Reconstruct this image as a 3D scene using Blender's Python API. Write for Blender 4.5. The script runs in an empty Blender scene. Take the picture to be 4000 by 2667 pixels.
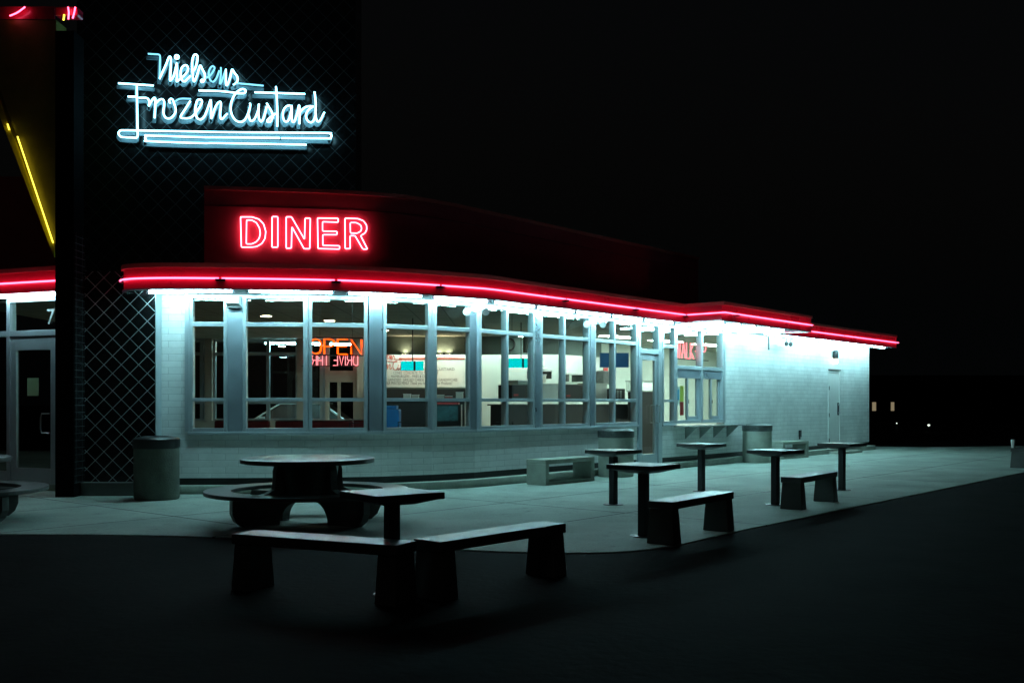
import bpy, math, random
from mathutils import Vector
random.seed(7)
S = bpy.context.scene
COL = S.collection
R = math.radians
# ------------------------------------------------------------------ camera
F, CU, CV, EH = 3889.0, 2000.0, 1575.0, 1.38      # focal in photo pixels, horizon, eye height
cam = bpy.data.cameras.new('camera'); co = bpy.data.objects.new('camera', cam); COL.objects.link(co)
cam.lens = 35.0; cam.sensor_width = 36.0; cam.shift_y = 0.0604
cam.clip_start = 0.1; cam.clip_end = 2000
co.location = (0, 0, EH); co.rotation_euler = (R(90), 0, 0)
S.camera = co
# ------------------------------------------------------------------ night sky, faint added fill light
w = bpy.data.worlds.new("World"); S.world = w; w.use_nodes = True
wt = w.node_tree; bg = wt.nodes['Background']
sky = wt.nodes.new('ShaderNodeTexSky'); sky.sky_type = 'NISHITA'; sky.sun_disc = False
sky.sun_elevation = R(-4); sky.sun_rotation = R(160)
bg.inputs[1].default_value = 0.05
wt.links.new(sky.outputs[0], bg.inputs[0])
glow = wt.nodes.new('ShaderNodeBackground'); glow.inputs[0].default_value = (.72, .92, 1, 1); glow.inputs[1].default_value = .0012   # faint town skyglow
addw = wt.nodes.new('ShaderNodeAddShader'); wt.links.new(bg.outputs[0], addw.inputs[0]); wt.links.new(glow.outputs[0], addw.inputs[1]); wt.links.new(addw.outputs[0], wt.nodes['World Output'].inputs[0])
sl = bpy.data.lights.new('fill_sun', 'SUN'); sl.energy = 0.012; sl.angle = R(10); sl.color = (1, .93, .88)  # added faint fill in place of unseen street light
so = bpy.data.objects.new('fill_sun', sl); COL.objects.link(so); so.rotation_euler = (R(35), 0, R(-20))
S.view_settings.view_transform = 'Standard'; S.view_settings.look = 'None'
S.view_settings.exposure = 0.0; S.view_settings.gamma = 1.0
TUBE_L = 120.0
# ------------------------------------------------------------------ photo measurement helpers
def at(u, Y): return (u - CU) / F * Y
def zv(v, Y): return EH + (CV - v) * Y / F
def G(u, v, z=0.0):
    Y = (EH - z) * F / (v - CV); return Vector((at(u, Y), Y, z))
AX = Vector((.648, .7616)); NX = Vector((.7616, -.648))       # along the long wall / outward normal
def SN(s, n): p = AX * s + NX * n; return Vector((p.x, p.y))
def hit(u, n=-11.2):                                         # where the sight line u meets the long wall plane
    k = (u - CU) / F; Y = n / (NX.x * k + NX.y); return Vector((k * Y, Y))
# ------------------------------------------------------------------ materials
def mat(name): m = bpy.data.materials.new(name); m.use_nodes = True; return m, m.node_tree, m.node_tree.nodes['Principled BSDF']
def N(t, k, **kw):
    n = t.nodes.new(k)
    for a, b in kw.items(): setattr(n, a, b)
    return n
def principled(name, col, rough=.6, metal=0, noise=.0, scale=6, bump=0, coat=0, spec=.5, rvar=0):
    m, t, b = mat(name)
    b.inputs['Roughness'].default_value = rough; b.inputs['Metallic'].default_value = metal
    b.inputs['Coat Weight'].default_value = coat; b.inputs['Coat Roughness'].default_value = .12
    b.inputs['Specular IOR Level'].default_value = spec
    b.inputs['Base Color'].default_value = (*col, 1)
    if noise or bump or rvar:
        tc = N(t, 'ShaderNodeTexCoord'); nz = N(t, 'ShaderNodeTexNoise'); nz.inputs['Scale'].default_value = scale
        nz.inputs['Detail'].default_value = 8; nz.inputs['Roughness'].default_value = .65
        t.links.new(tc.outputs['Object'], nz.inputs['Vector'])
        if noise:
            r = N(t, 'ShaderNodeMapRange'); r.inputs[1].default_value = .3; r.inputs[2].default_value = .7
            r.inputs[3].default_value = 1 - noise; r.inputs[4].default_value = 1 + noise * .6
            t.links.new(nz.outputs['Fac'], r.inputs[0])
            mx = N(t, 'ShaderNodeVectorMath', operation='SCALE'); mx.inputs[0].default_value = col
            t.links.new(r.outputs[0], mx.inputs['Scale']); t.links.new(mx.outputs[0], b.inputs['Base Color'])
        if rvar:
            r2 = N(t, 'ShaderNodeMapRange'); r2.inputs[1].default_value = .35; r2.inputs[2].default_value = .65
            r2.inputs[3].default_value = max(.03, rough - rvar); r2.inputs[4].default_value = rough + rvar
            t.links.new(nz.outputs['Fac'], r2.inputs[0]); t.links.new(r2.outputs[0], b.inputs['Roughness'])
        if bump:
            n2 = N(t, 'ShaderNodeTexNoise'); n2.inputs['Scale'].default_value = scale * 9; n2.inputs['Detail'].default_value = 6
            t.links.new(tc.outputs['Object'], n2.inputs['Vector'])
            bp = N(t, 'ShaderNodeBump'); bp.inputs['Strength'].default_value = bump; bp.inputs['Distance'].default_value = .01
            t.links.new(n2.outputs['Fac'], bp.inputs['Height']); t.links.new(bp.outputs[0], b.inputs['Normal'])
    return m
def emis(name, col, st):
    m = bpy.data.materials.new(name); m.use_nodes = True; t = m.node_tree; t.nodes.clear()
    e = N(t, 'ShaderNodeEmission'); o = N(t, 'ShaderNodeOutputMaterial')
    e.inputs[0].default_value = (*col, 1); e.inputs[1].default_value = st; t.links.new(e.outputs[0], o.inputs[0]); return m
def brickmat(name, col, mortar, bw, bh, ms, rot=0, offset=.5, rough=.55, bump=.5, noise=.12, spec=.5, dirt=True):
    m, t, b = mat(name)
    tc = N(t, 'ShaderNodeTexCoord'); mp = N(t, 'ShaderNodeMapping'); mp.inputs['Rotation'].default_value = (0, 0, rot)
    br = N(t, 'ShaderNodeTexBrick'); br.offset = offset; br.squash = 1
    br.inputs['Scale'].default_value = 1; br.inputs['Brick Width'].default_value = bw; br.inputs['Row Height'].default_value = bh
    br.inputs['Mortar Size'].default_value = ms; br.inputs['Mortar Smooth'].default_value = .15
    br.inputs['Bias'].default_value = -.3
    br.inputs['Color1'].default_value = (*col, 1); br.inputs['Color2'].default_value = (*[c * .9 for c in col], 1)
    br.inputs['Mortar'].default_value = (*mortar, 1)
    t.links.new(tc.outputs['UV'], mp.inputs[0]); t.links.new(mp.outputs[0], br.inputs['Vector'])
    nz = N(t, 'ShaderNodeTexNoise'); nz.inputs['Scale'].default_value = 1.7; nz.inputs['Detail'].default_value = 9; nz.inputs['Roughness'].default_value = .7
    t.links.new(tc.outputs['Object'], nz.inputs['Vector'])
    r = N(t, 'ShaderNodeMapRange'); r.inputs[1].default_value = .3; r.inputs[2].default_value = .7; r.inputs[3].default_value = 1 - noise; r.inputs[4].default_value = 1.03
    t.links.new(nz.outputs['Fac'], r.inputs[0])
    mx = N(t, 'ShaderNodeVectorMath', operation='SCALE'); t.links.new(br.outputs['Color'], mx.inputs[0]); t.links.new(r.outputs[0], mx.inputs['Scale'])
    t.links.new(mx.outputs[0], b.inputs['Base Color'])
    b.inputs['Roughness'].default_value = rough; b.inputs['Specular IOR Level'].default_value = spec
    n2 = N(t, 'ShaderNodeTexNoise'); n2.inputs['Scale'].default_value = 60; n2.inputs['Detail'].default_value = 5
    t.links.new(tc.outputs['Object'], n2.inputs['Vector'])
    ma = N(t, 'ShaderNodeMath', operation='MULTIPLY_ADD'); ma.inputs[1].default_value = .18
    inv = N(t, 'ShaderNodeMath', operation='SUBTRACT'); inv.inputs[0].default_value = 1; t.links.new(br.outputs['Fac'], inv.inputs[1])
    t.links.new(n2.outputs['Fac'], ma.inputs[0]); t.links.new(inv.outputs[0], ma.inputs[2])
    bp = N(t, 'ShaderNodeBump'); bp.inputs['Strength'].default_value = bump; bp.inputs['Distance'].default_value = .006
    t.links.new(ma.outputs[0], bp.inputs['Height']); t.links.new(bp.outputs[0], b.inputs['Normal'])
    return m
def glassmat(name, tint=(.93, .97, .95), ior=1.5):
    m = bpy.data.materials.new(name); m.use_nodes = True; t = m.node_tree; t.nodes.clear()
    o = N(t, 'ShaderNodeOutputMaterial'); mx = N(t, 'ShaderNodeMixShader'); fr = N(t, 'ShaderNodeFresnel'); ge = N(t, 'ShaderNodeNewGeometry')
    mi = N(t, 'ShaderNodeMath', operation='MULTIPLY_ADD'); mi.inputs[1].default_value = 1 / ior - ior; mi.inputs[2].default_value = ior   # same reflectance on both faces of the pane
    t.links.new(ge.outputs['Backfacing'], mi.inputs[0]); t.links.new(mi.outputs[0], fr.inputs[0])
    tr = N(t, 'ShaderNodeBsdfTransparent'); tr.inputs[0].default_value = (*tint, 1); gl = N(t, 'ShaderNodeBsdfGlossy'); gl.inputs['Roughness'].default_value = .005
    t.links.new(fr.outputs[0], mx.inputs[0]); t.links.new(tr.outputs[0], mx.inputs[1]); t.links.new(gl.outputs[0], mx.inputs[2]); t.links.new(mx.outputs[0], o.inputs[0]); return m
M = {}
M['brick'] = brickmat('painted_block', (.80, .82, .81), (.60, .62, .62), .405, .1015, .006, rough=.45, bump=.7, noise=.22)
M['tile'] = brickmat('black_diamond_tile', (.010, .011, .012), (.72, .78, .80), .185, .185, .0042, rot=R(45), offset=0, rough=.22, bump=.25, noise=.55)
M['tile_up'] = brickmat('black_diamond_tile_upper', (.008, .009, .010), (.17, .19, .20), .205, .205, .0038, rot=R(45), offset=0, rough=.3, bump=.25, noise=.3)
M['tile_small'] = brickmat('black_small_tile', (.010, .011, .012), (.11, .12, .125), .21, .104, .003, offset=0, rough=.25, bump=.25, noise=.3)
M['black_panel'] = principled('black_panel', (.004, .004, .0045), .8, spec=.02)
M['alu'] = principled('aluminium_frame', (.50, .56, .60), .38, .55, noise=.06, scale=2, rvar=.06)
M['alu2'] = principled('aluminium_cladding', (.46, .54, .62), .34, .75, noise=.08, scale=1.5, rvar=.08)
M['white'] = principled('white_paint', (.72, .73, .72), .5, noise=.05)
M['soffit'] = principled('soffit_paint', (.085, .085, .085), .6, noise=.12, scale=3)
M['red'] = principled('red_enamel', (.60, .025, .08), .32, noise=.12, scale=1.2, rvar=.08, coat=.3)
M['redcap'] = principled('red_cap', (.66, .15, .16), .5, noise=.1)
M['redwall'] = principled('red_parapet', (.44, .05, .085), .6, noise=.15, scale=1.5, bump=.1)
M['concrete'] = principled('concrete', (.33, .36, .31), .8, noise=.22, scale=3.5, bump=.5)
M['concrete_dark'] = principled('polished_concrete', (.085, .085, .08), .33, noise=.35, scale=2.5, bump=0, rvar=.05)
M['basedark'] = principled('dark_base_band', (.012, .013, .014), .4)
M['steel_dark'] = principled('dark_steel', (.035, .035, .038), .4, .4)
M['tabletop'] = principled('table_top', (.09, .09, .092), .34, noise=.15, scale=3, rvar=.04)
M['black'] = principled('black_plastic', (.012, .012, .013), .4)
M['galv'] = principled('mottled_lid', (.10, .11, .11), .45, .5, noise=.5, scale=9)
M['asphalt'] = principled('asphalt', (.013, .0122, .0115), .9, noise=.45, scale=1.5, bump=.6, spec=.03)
M['apron'] = principled('worn_asphalt', (.05, .052, .049), .9, noise=.6, scale=2.2, bump=.6, spec=.05)
M['glass'] = glassmat('glass')
M['glass_dark'] = glassmat('door_glass', (.55, .58, .58))
M['teal_dark'] = principled('dark_ceiling', (.09, .13, .12), .8, noise=.15, scale=1)
M['cream'] = principled('cream_wall', (.52, .49, .43), .7, noise=.05)
M['green_white'] = principled('kitchen_wall', (.66, .74, .68), .5, noise=.05)
M['floor'] = principled('floor_tile', (.20, .18, .15), .4)
M['redseat'] = principled('red_vinyl', (.16, .012, .018), .3)
M['blue'] = principled('blue_plastic', (.02, .17, .45), .35)
M['navy'] = principled('navy_board', (.01, .10, .30), .4)
M['stain'] = principled('stainless', (.42, .45, .44), .35, .85, noise=.1)
M['darkcase'] = principled('dark_equipment', (.02, .02, .022), .35)
M['carpaint'] = principled('car_paint', (.70, .74, .76), .2, .1, coat=.8)
M['rubber'] = principled('rubber', (.012, .012, .012), .8)
M['paper'] = principled('paper', (.75, .75, .72), .8)
M['board'] = principled('menu_board_white', (.62, .61, .58), .55, noise=.04)
M['redink'] = principled('red_lettering', (.50, .06, .03), .6)
M['ink'] = principled('dark_lettering', (.015, .014, .013), .6)
M['yel'] = principled('yellow_paint', (.60, .50, .02), .4)
M['olive'] = principled('olive_scales', (.20, .17, .03), .5, noise=.25, scale=3)
M['mesh_red'] = principled('red_side', (.30, .03, .03), .5, noise=.2)
M['posterblue'] = principled('poster_blue', (.10, .38, .62), .6)
M['posteryel'] = principled('poster_yellow', (.62, .62, .10), .6)
M['posterred'] = principled('poster_red', (.45, .03, .03), .6)
M['E_tube'] = emis('fluorescent_glow', (.44, .93, 1.0), TUBE_L)
M['E_tubedim'] = emis('weak_fluorescent_glow', (.53, .93, 1.0), 45)
M['E_red'] = emis('red_neon', (1.0, .085, .19), 7.5)
M['E_diner'] = emis('pink_neon', (1.0, .15, .22), 13.5)
M['E_blue'] = emis('blue_white_neon', (.30, .80, 1.0), 7.5)
M['E_bluedim'] = emis('dim_blue_neon', (.22, .72, 1.0), 1.7)
M['E_orange'] = emis('orange_neon', (1.0, .075, .003), 4.2)
M['E_pink'] = emis('pink_window_neon', (1.0, .20, .23), 3.0)
M['E_yel'] = emis('yellow_neon', (1.0, .80, .06), 3.2)
M['E_warm'] = emis('warm_downlight', (1.0, .74, .46), 100)
M['E_kit'] = emis('kitchen_light', (.80, 1.0, .90), 62)
M['E_cyan'] = emis('turquoise_lightbox', (.0, .62, .64), 1.25)
M['E_lamp'] = emis('wall_lamp_glow', (1.0, .85, .55), 9)
M['E_far'] = emis('far_window_glow', (1.0, .80, .48), .22)
M['E_pt'] = emis('far_lamp_glow', (.85, 1.0, .85), 1.5)
# pavement slabs
def pavemat():
    m, t, b = mat('concrete_pavement')
    tc = N(t, 'ShaderNodeTexCoord'); mp = N(t, 'ShaderNodeMapping')
    mp.inputs['Rotation'].default_value = (0, 0, -math.atan2(AX.y, AX.x)); mp.inputs['Location'].default_value = (1.2, -(7.05 - 4 * 2.0) * 1.0, 0)
    br = N(t, 'ShaderNodeTexBrick'); br.offset = 0
    br.inputs['Scale'].default_value = 1; br.inputs['Brick Width'].default_value = 3.9; br.inputs['Row Height'].default_value = 2.0
    br.inputs['Mortar Size'].default_value = .017; br.inputs['Mortar Smooth'].default_value = .2
    br.inputs['Color1'].default_value = (.40, .49, .43, 1); br.inputs['Color2'].default_value = (.36, .445, .39, 1); br.inputs['Mortar'].default_value = (.03, .035, .033, 1)
    t.links.new(tc.outputs['Object'], mp.inputs[0]); t.links.new(mp.outputs[0], br.inputs['Vector'])
    def ns(sc, d, lo, hi, a, z):
        n = N(t, 'ShaderNodeTexNoise'); n.inputs['Scale'].default_value = sc; n.inputs['Detail'].default_value = d; n.inputs['Roughness'].default_value = .65
        t.links.new(tc.outputs['Object'], n.inputs['Vector'])
        r = N(t, 'ShaderNodeMapRange'); r.inputs[1].default_value = lo; r.inputs[2].default_value = hi; r.inputs[3].default_value = a; r.inputs[4].default_value = z
        t.links.new(n.outputs['Fac'], r.inputs[0]); return r.outputs[0], n
    a, _ = ns(.8, 9, .35, .65, .70, 1.10); c, _ = ns(32, 8, .3, .7, .74, 1.16); d, nd = ns(3.4, 7, .58, .70, 1.0, .60)
    m1 = N(t, 'ShaderNodeMath', operation='MULTIPLY'); t.links.new(a, m1.inputs[0]); t.links.new(c, m1.inputs[1])
    m2 = N(t, 'ShaderNodeMath', operation='MULTIPLY'); t.links.new(m1.outputs[0], m2.inputs[0]); t.links.new(d, m2.inputs[1])
    mx = N(t, 'ShaderNodeVectorMath', operation='SCALE'); t.links.new(br.outputs['Color'], mx.inputs[0]); t.links.new(m2.outputs[0], mx.inputs['Scale'])
    t.links.new(mx.outputs[0], b.inputs['Base Color']); b.inputs['Roughness'].default_value = .75
    n2 = N(t, 'ShaderNodeTexNoise'); n2.inputs['Scale'].default_value = 90; n2.inputs['Detail'].default_value = 4; t.links.new(tc.outputs['Object'], n2.inputs['Vector'])
    bp = N(t, 'ShaderNodeBump'); bp.inputs['Strength'].default_value = .5; bp.inputs['Distance'].default_value = .004
    t.links.new(n2.outputs['Fac'], bp.inputs['Height']); t.links.new(bp.outputs[0], b.inputs['Normal'])
    return m
M['pave'] = pavemat()
# ------------------------------------------------------------------ mesh helpers
class MB:
    def __init__(s): s.v = []; s.f = []
    def add(s, vs, fs): o = len(s.v); s.v += [Vector(p) for p in vs]; s.f += [[i + o for i in f] for f in fs]; return s
    def hexa(s, p):   # 8 points: bottom 4 ccw, top 4
        return s.add(p, [(0, 3, 2, 1), (4, 5, 6, 7), (0, 1, 5, 4), (1, 2, 6, 5), (2, 3, 7, 6), (3, 0, 4, 7)])
    def box(s, x0, x1, y0, y1, z0, z1): return s.hexa([(x0, y0, z0), (x1, y0, z0), (x1, y1, z0), (x0, y1, z0), (x0, y0, z1), (x1, y0, z1), (x1, y1, z1), (x0, y1, z1)])
    def ob(s, P, t, a0, a1, b0, b1, z0, z1):  # P origin, t direction along wall, outward = right of t ; a along, b outward
        t = Vector(t[:2]).normalized(); n = Vector((t.y, -t.x))
        q = lambda a, b, z: (P[0] + t.x * a + n.x * b, P[1] + t.y * a + n.y * b, z)
        return s.hexa([q(a0, b1, z0), q(a1, b1, z0), q(a1, b0, z0), q(a0, b0, z0), q(a0, b1, z1), q(a1, b1, z1), q(a1, b0, z1), q(a0, b0, z1)])
    def prism(s, poly, z0, z1):
        n = len(poly); vs = [(p[0], p[1], z0) for p in poly] + [(p[0], p[1], z1) for p in poly]
        return s.add(vs, [tuple(range(n))[::-1], tuple(range(n, 2 * n))] + [(i, (i + 1) % n, n + (i + 1) % n, n + i) for i in range(n)])
    def vprism(s, poly, fn, d0, d1):  # poly of (a,z), fn(a,d,z)->point
        n = len(poly); vs = [fn(a, d0, z) for a, z in poly] + [fn(a, d1, z) for a, z in poly]
        return s.add(vs, [tuple(range(n)), tuple(range(n, 2 * n))[::-1]] + [(i, n + i, n + (i + 1) % n, (i + 1) % n) for i in range(n)])
    def strip(s, path, z0, z1, th, inward=True):   # solid wall following a plan path
        nrm = pnorm(path); sg = -1 if inward else 1
        q = [Vector(p) + nn * th * sg for p, nn in zip(path, nrm)]
        k = len(path); vs = []
        for a, b in zip(path, q): vs += [(a[0], a[1], z0), (a[0], a[1], z1), (b[0], b[1], z1), (b[0], b[1], z0)]
        fs = []
        for i in range(k - 1):
            o = 4 * i
            for j in range(4): fs.append((o + j, o + 4 + j, o + 4 + (j + 1) % 4, o + (j + 1) % 4))
        fs += [(0, 1, 2, 3), (4 * k - 1, 4 * k - 2, 4 * k - 3, 4 * k - 4)]
        return s.add(vs, fs)
    def tube(s, pts, r, n=8, closed=False):
        pts = [Vector(p) for p in pts]; k = len(pts); vs = []; fs = []
        up = None
        for i, p in enumerate(pts):
            a = pts[(i - 1) % k] if (closed or i > 0) else p; b = pts[(i + 1) % k] if (closed or i < k - 1) else p
            t = (b - a); t = t.normalized() if t.length > 1e-9 else Vector((1, 0, 0))
            if up is None: up = t.orthogonal().normalized()
            up = (up - t * up.dot(t)); up = up.normalized() if up.length > 1e-6 else t.orthogonal().normalized()
            w_ = t.cross(up)
            rr = r[i] if isinstance(r, (list, tuple)) else r
            for j in range(n): c = 2 * math.pi * j / n; vs.append(p + up * math.cos(c) * rr + w_ * math.sin(c) * rr)
        for i in range(k if closed else k - 1):
            for j in range(n): fs.append((i * n + j, i * n + (j + 1) % n, ((i + 1) % k) * n + (j + 1) % n, ((i + 1) % k) * n + j))
        if not closed: fs += [tuple(range(n))[::-1], tuple(range((k - 1) * n, k * n))]
        return s.add(vs, fs)
    def lathe(s, prof, c=(0, 0), n=40):  # prof (r,z) from bottom to top
        k = len(prof); vs = []; fs = []
        for r_, z in prof:
            for j in range(n): a = 2 * math.pi * j / n; vs.append((c[0] + r_ * math.cos(a), c[1] + r_ * math.sin(a), z))
        for i in range(k - 1):
            for j in range(n): fs.append((i * n + j, i * n + (j + 1) % n, (i + 1) * n + (j + 1) % n, (i + 1) * n + j))
        fs += [tuple(range(n))[::-1], tuple(range((k - 1) * n, k * n))]
        return s.add(vs, fs)
    def ring(s, ri, ro, z0, z1, n=64, c=(0, 0)):
        vs = []; fs = []
        for (r_, z) in ((ri, z0), (ro, z0), (ro, z1), (ri, z1)):
            for j in range(n): a = 2 * math.pi * j / n; vs.append((c[0] + r_ * math.cos(a), c[1] + r_ * math.sin(a), z))
        for i in range(4):
            for j in range(n): fs.append((i * n + j, i * n + (j + 1) % n, ((i + 1) % 4) * n + (j + 1) % n, ((i + 1) % 4) * n + j))
        return s.add(vs, fs)
    def build(s, name, m, parent=None, bevel=0, smooth=False, label=None):
        root = parent
        while root is not None and root.parent is not None: root = root.parent
        off = root.location.copy() if root is not None else Vector((0, 0, 0))
        me = bpy.data.meshes.new(name); me.from_pydata([tuple(v - off) for v in s.v], [], s.f); me.materials.append(M[m] if isinstance(m, str) else m)
        me.update()
        import bmesh
        bm = bmesh.new(); bm.from_mesh(me); bmesh.ops.recalc_face_normals(bm, faces=bm.faces)
        uv = bm.loops.layers.uv.new('UVMap')
        for f in bm.faces:
            n = f.normal
            for l in f.loops:
                p = l.vert.co + off
                if abs(n.z) > .8: l[uv].uv = (p.x, p.y)
                else:
                    t = Vector((-n.y, n.x)); t = t.normalized() if t.length > 1e-6 else Vector((1, 0))
                    l[uv].uv = (p.x * t.x + p.y * t.y, p.z)
            f.smooth = smooth
        bm.to_mesh(me); bm.free()
        o = bpy.data.objects.new(name, me); COL.objects.link(o)
        if parent is not None: o.parent = parent
        if bevel:
            b = o.modifiers.new('bevel', 'BEVEL'); b.width = bevel; b.segments = 2; b.limit_method = 'ANGLE'; b.angle_limit = R(35)
        if smooth:
            e = o.modifiers.new('es', 'EDGE_SPLIT'); e.split_angle = R(40)
        if label: o['label'] = label
        return o
def pnorm(path):
    out = []; k = len(path); P = [Vector(p[:2]) for p in path]
    for i in range(k):
        a = P[max(0, i - 1)]; b = P[min(k - 1, i + 1)]
        t = (b - a).normalized(); nn = Vector((t.y, -t.x))
        if 0 < i < k - 1:
            t1 = (P[i] - a).normalized(); n1 = Vector((t1.y, -t1.x)); d = max(.5, n1.dot(nn)); nn = nn / d
        out.append(nn)
    return out
def off(path, d): return [Vector(p[:2]) + n * d for p, n in zip(path, pnorm(path))]
def spline(pts, n=6, closed=False):
    P = [Vector(p) for p in pts]; k = len(P); out = []
    rng = range(k if closed else k - 1)
    for i in rng:
        p0 = P[(i - 1) % k] if closed or i > 0 else P[i]; p1 = P[i]; p2 = P[(i + 1) % k]; p3 = P[(i + 2) % k] if closed or i + 2 < k else p2
        for j in range(n):
            t = j / n
            out.append(.5 * ((2 * p1) + (p2 - p0) * t + (2 * p0 - 5 * p1 + 4 * p2 - p3) * t * t + (3 * p1 - p0 - 3 * p2 + p3) * t ** 3))
    if not closed: out.append(P[-1])
    return out
def tag(o, label=None, cat=None, group=None, kind=None):
    for k_, v_ in (('label', label), ('category', cat), ('group', group), ('kind', kind)):
        if v_: o[k_] = v_
    return o
def thing(name, label, cat, loc=(0, 0, 0), group=None):
    o = bpy.data.objects.new(name, None); COL.objects.link(o); o.location = (loc[0], loc[1], loc[2] if len(loc) > 2 else 0)
    o.empty_display_size = .2
    return tag(o, label, cat, group)
def copy_tree(o, parent=None):
    c = o.copy(); COL.objects.link(c)
    if parent is not None: c.parent = parent
    for ch in [x for x in bpy.data.objects if x.parent == o]: copy_tree(ch, c)
    return c
def dup(root, loc, rz=0, label=None):
    c = copy_tree(root); c.location = (loc[0], loc[1], loc[2] if len(loc) > 2 else 0); c.rotation_euler = (0, 0, rz)
    if label: c['label'] = label
    return c
def text_mesh(name, txt, size, fn, m, parent, align='LEFT', xs=1.0, shear=0, fit=0):
    cu = bpy.data.curves.new(name, 'FONT'); cu.body = txt; cu.size = size; cu.align_x = align; cu.shear = shear; cu.fill_mode = 'FRONT'
    cu.resolution_u = 3
    o = bpy.data.objects.new(name, cu); COL.objects.link(o)
    dg = bpy.context.evaluated_depsgraph_get(); dg.update()
    me = bpy.data.meshes.new_from_object(o.evaluated_get(dg)); bpy.data.objects.remove(o)
    if fit: xs = fit / max(v.co.x for v in me.vertices)
    mb = MB(); mb.add([fn(v.co.x * xs, v.co.y) for v in me.vertices], [tuple(p.vertices) for p in me.polygons])
    return mb.build(name, m, parent)
# ------------------------------------------------------------------ plan of the building
W0 = Vector((at(605, 15.25), 15.25)); W1 = Vector((at(735, 15.27), 15.27)); W2 = Vector((at(1202, 15.36), 15.36))
W3 = Vector((at(1440, 15.56), 15.56)); W4 = Vector((at(1493, 15.63), 15.63)); W5 = Vector((at(1687, 16.03), 16.03))
W6 = hit(1855); WC = hit(3395)
sW6 = W6.dot(AX); sC = WC.dot(AX)
sU = lambda u, n=-11.2: hit(u, n).dot(AX)
facade = [W0, W1, W2, W3, W4, W5, W6]
sDoorL, sDoorR = sU(2494), sU(2582)
CAN = spline([(-5.84, 14.95), (-5.70, 14.69), (-5.40, 14.55), (-4.95, 14.50), (-4.27, 14.54), (-3.34, 14.64), (-2.61, 14.78), (-1.98, 14.98), (-1.45, 15.22), (-1.0, 15.5), tuple(SN(sW6 - .35, -10.60)), tuple(SN(sW6 + .6, -10.60))], 5)
sI, sO = 17.95, 22.25
CANL = [Vector(p) for p in CAN] + [SN(sI, -10.60), SN(sI, -9.75), SN(sO, -9.75), SN(sO, -10.60), SN(30.3, -10.60)]
BACK1 = SN(29.67, -16.0); 
# long-wing back corner, back wall, left wing
BK = [SN(30.2, -16.3), Vector((.8, 25.95)), Vector((-9.6, 25.95)), Vector((-9.6, 16.35)), Vector((-6.1, 15.3))]
# ------------------------------------------------------------------ ground, pavement, foundation
g = MB(); g.box(-400, 400, -60, 700, -.6, -.012); tag(g.build('ground', 'asphalt'), 'dark asphalt car park, its near part standing in for dim unlit pavement', kind='structure')
edge = [SN(60, -5.13), SN(14.0, -5.13), SN(11.5, -5.13)]
curve_e = spline([SN(11.5, -5.13), SN(9.8, -5.13), (1.3, 9.44), (0.2, 9.25), (-1.4, 9.75), (-3.2, 10.35), (-6, 10.55), (-14, 10.55)], 6)  # edge pulled in; near-black asphalt stands in for light falloff in the foreground
poly = [edge[0]] + [Vector(p) for p in curve_e] + [Vector((-30, 4.9)), Vector((-30, 60)), SN(60, -30)]
pv = MB(); farL = SN(31.6, -5.13)
poly = [SN(40, -5.13)] + [Vector(p) for p in curve_e] + [Vector((-30, 10.55)), Vector((-30, 29)), Vector((-10, 29)), SN(30.6, -16), SN(32.3, -10.5)]
pv.prism(poly, -.13, 0); tag(pv.build('pavement', 'pave', bevel=.012), 'pale concrete pavement with dark joints around the building', kind='structure')

D = thing('diner_building', 'low white block diner with curved window front and red neon edged canopy', 'building', (W2.x, W2.y, 0))
# foundation and dark base band
FB = [Vector((-5.2, 15.1))] + [Vector(p) for p in off(spline([W0, W1, W2, W3, W5, W6, SN(sW6 + 1, -11.2)], 5), .14)][2:] + [SN(sDoorL - .12, -11.06)]
MB().strip(FB, 0, .13, .5).build('foundation', 'concrete', D, bevel=.015, smooth=True)
MB().strip([SN(sDoorR + .1, -11.04), SN(sC + .1, -11.04)], 0, .13, .5).build('foundation', 'concrete', D, bevel=.015)
MB().ob(SN(sDoorL - .12, -11.06), AX, 0, sDoorR - sDoorL + .22, -.3, .0, 0, .09).build('doorstep', 'concrete', D, bevel=.01)
sd0, sd1 = sU(3234), sU(3281)
lowpath = facade + [SN(sDoorL, -11.2)]
MB().strip(off(lowpath, -.02), .12, .235, .16).build('base_band', 'basedark', D)
MB().strip([SN(sDoorR, -11.22), SN(sd0, -11.22)], .12, .235, .16).strip([SN(sd1, -11.22), SN(sC - .01, -11.22)], .12, .235, .16).build('base_band', 'basedark', D)
# block walls
MB().strip([W1, W2, W3, W4, W5, W6, SN(sDoorL, -11.2)], .235, .90, .2).build('wall', 'brick', D)
MB().strip([W0, W1], .235, 3.05, .2).build('wall', 'brick', D)
sWk0, sWk1 = sU(2583), sU(2829)
MB().strip([SN(sWk0, -11.2), SN(sWk1, -11.2)], .235, .90, .2).build('wall', 'brick', D)
wb = MB(); wb.strip([SN(sWk1, -11.2), SN(sd0, -11.2)], .235, 3.05, .2); wb.strip([SN(sd0, -11.2), SN(sd1, -11.2)], 2.30, 3.05, .2); wb.strip([SN(sd1, -11.2), SN(sC, -11.2)], .235, 3.05, .2)
wb.strip([SN(sC, -11.4), SN(sC, -16.2)], .0, 3.05, .2)
wb.build('wall', 'brick', D)
MB().strip(off([W0, W1, W2, W3, W4, W5, W6, SN(sWk1, -11.2)], .02), 3.046, 3.0895, .2).build('head_trim', 'steel_dark', D)
MB().strip([SN(sWk1, -11.2), SN(sC, -11.2)], 3.0505, 3.0895, .2).build('head_trim', 'steel_dark', D)
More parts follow.
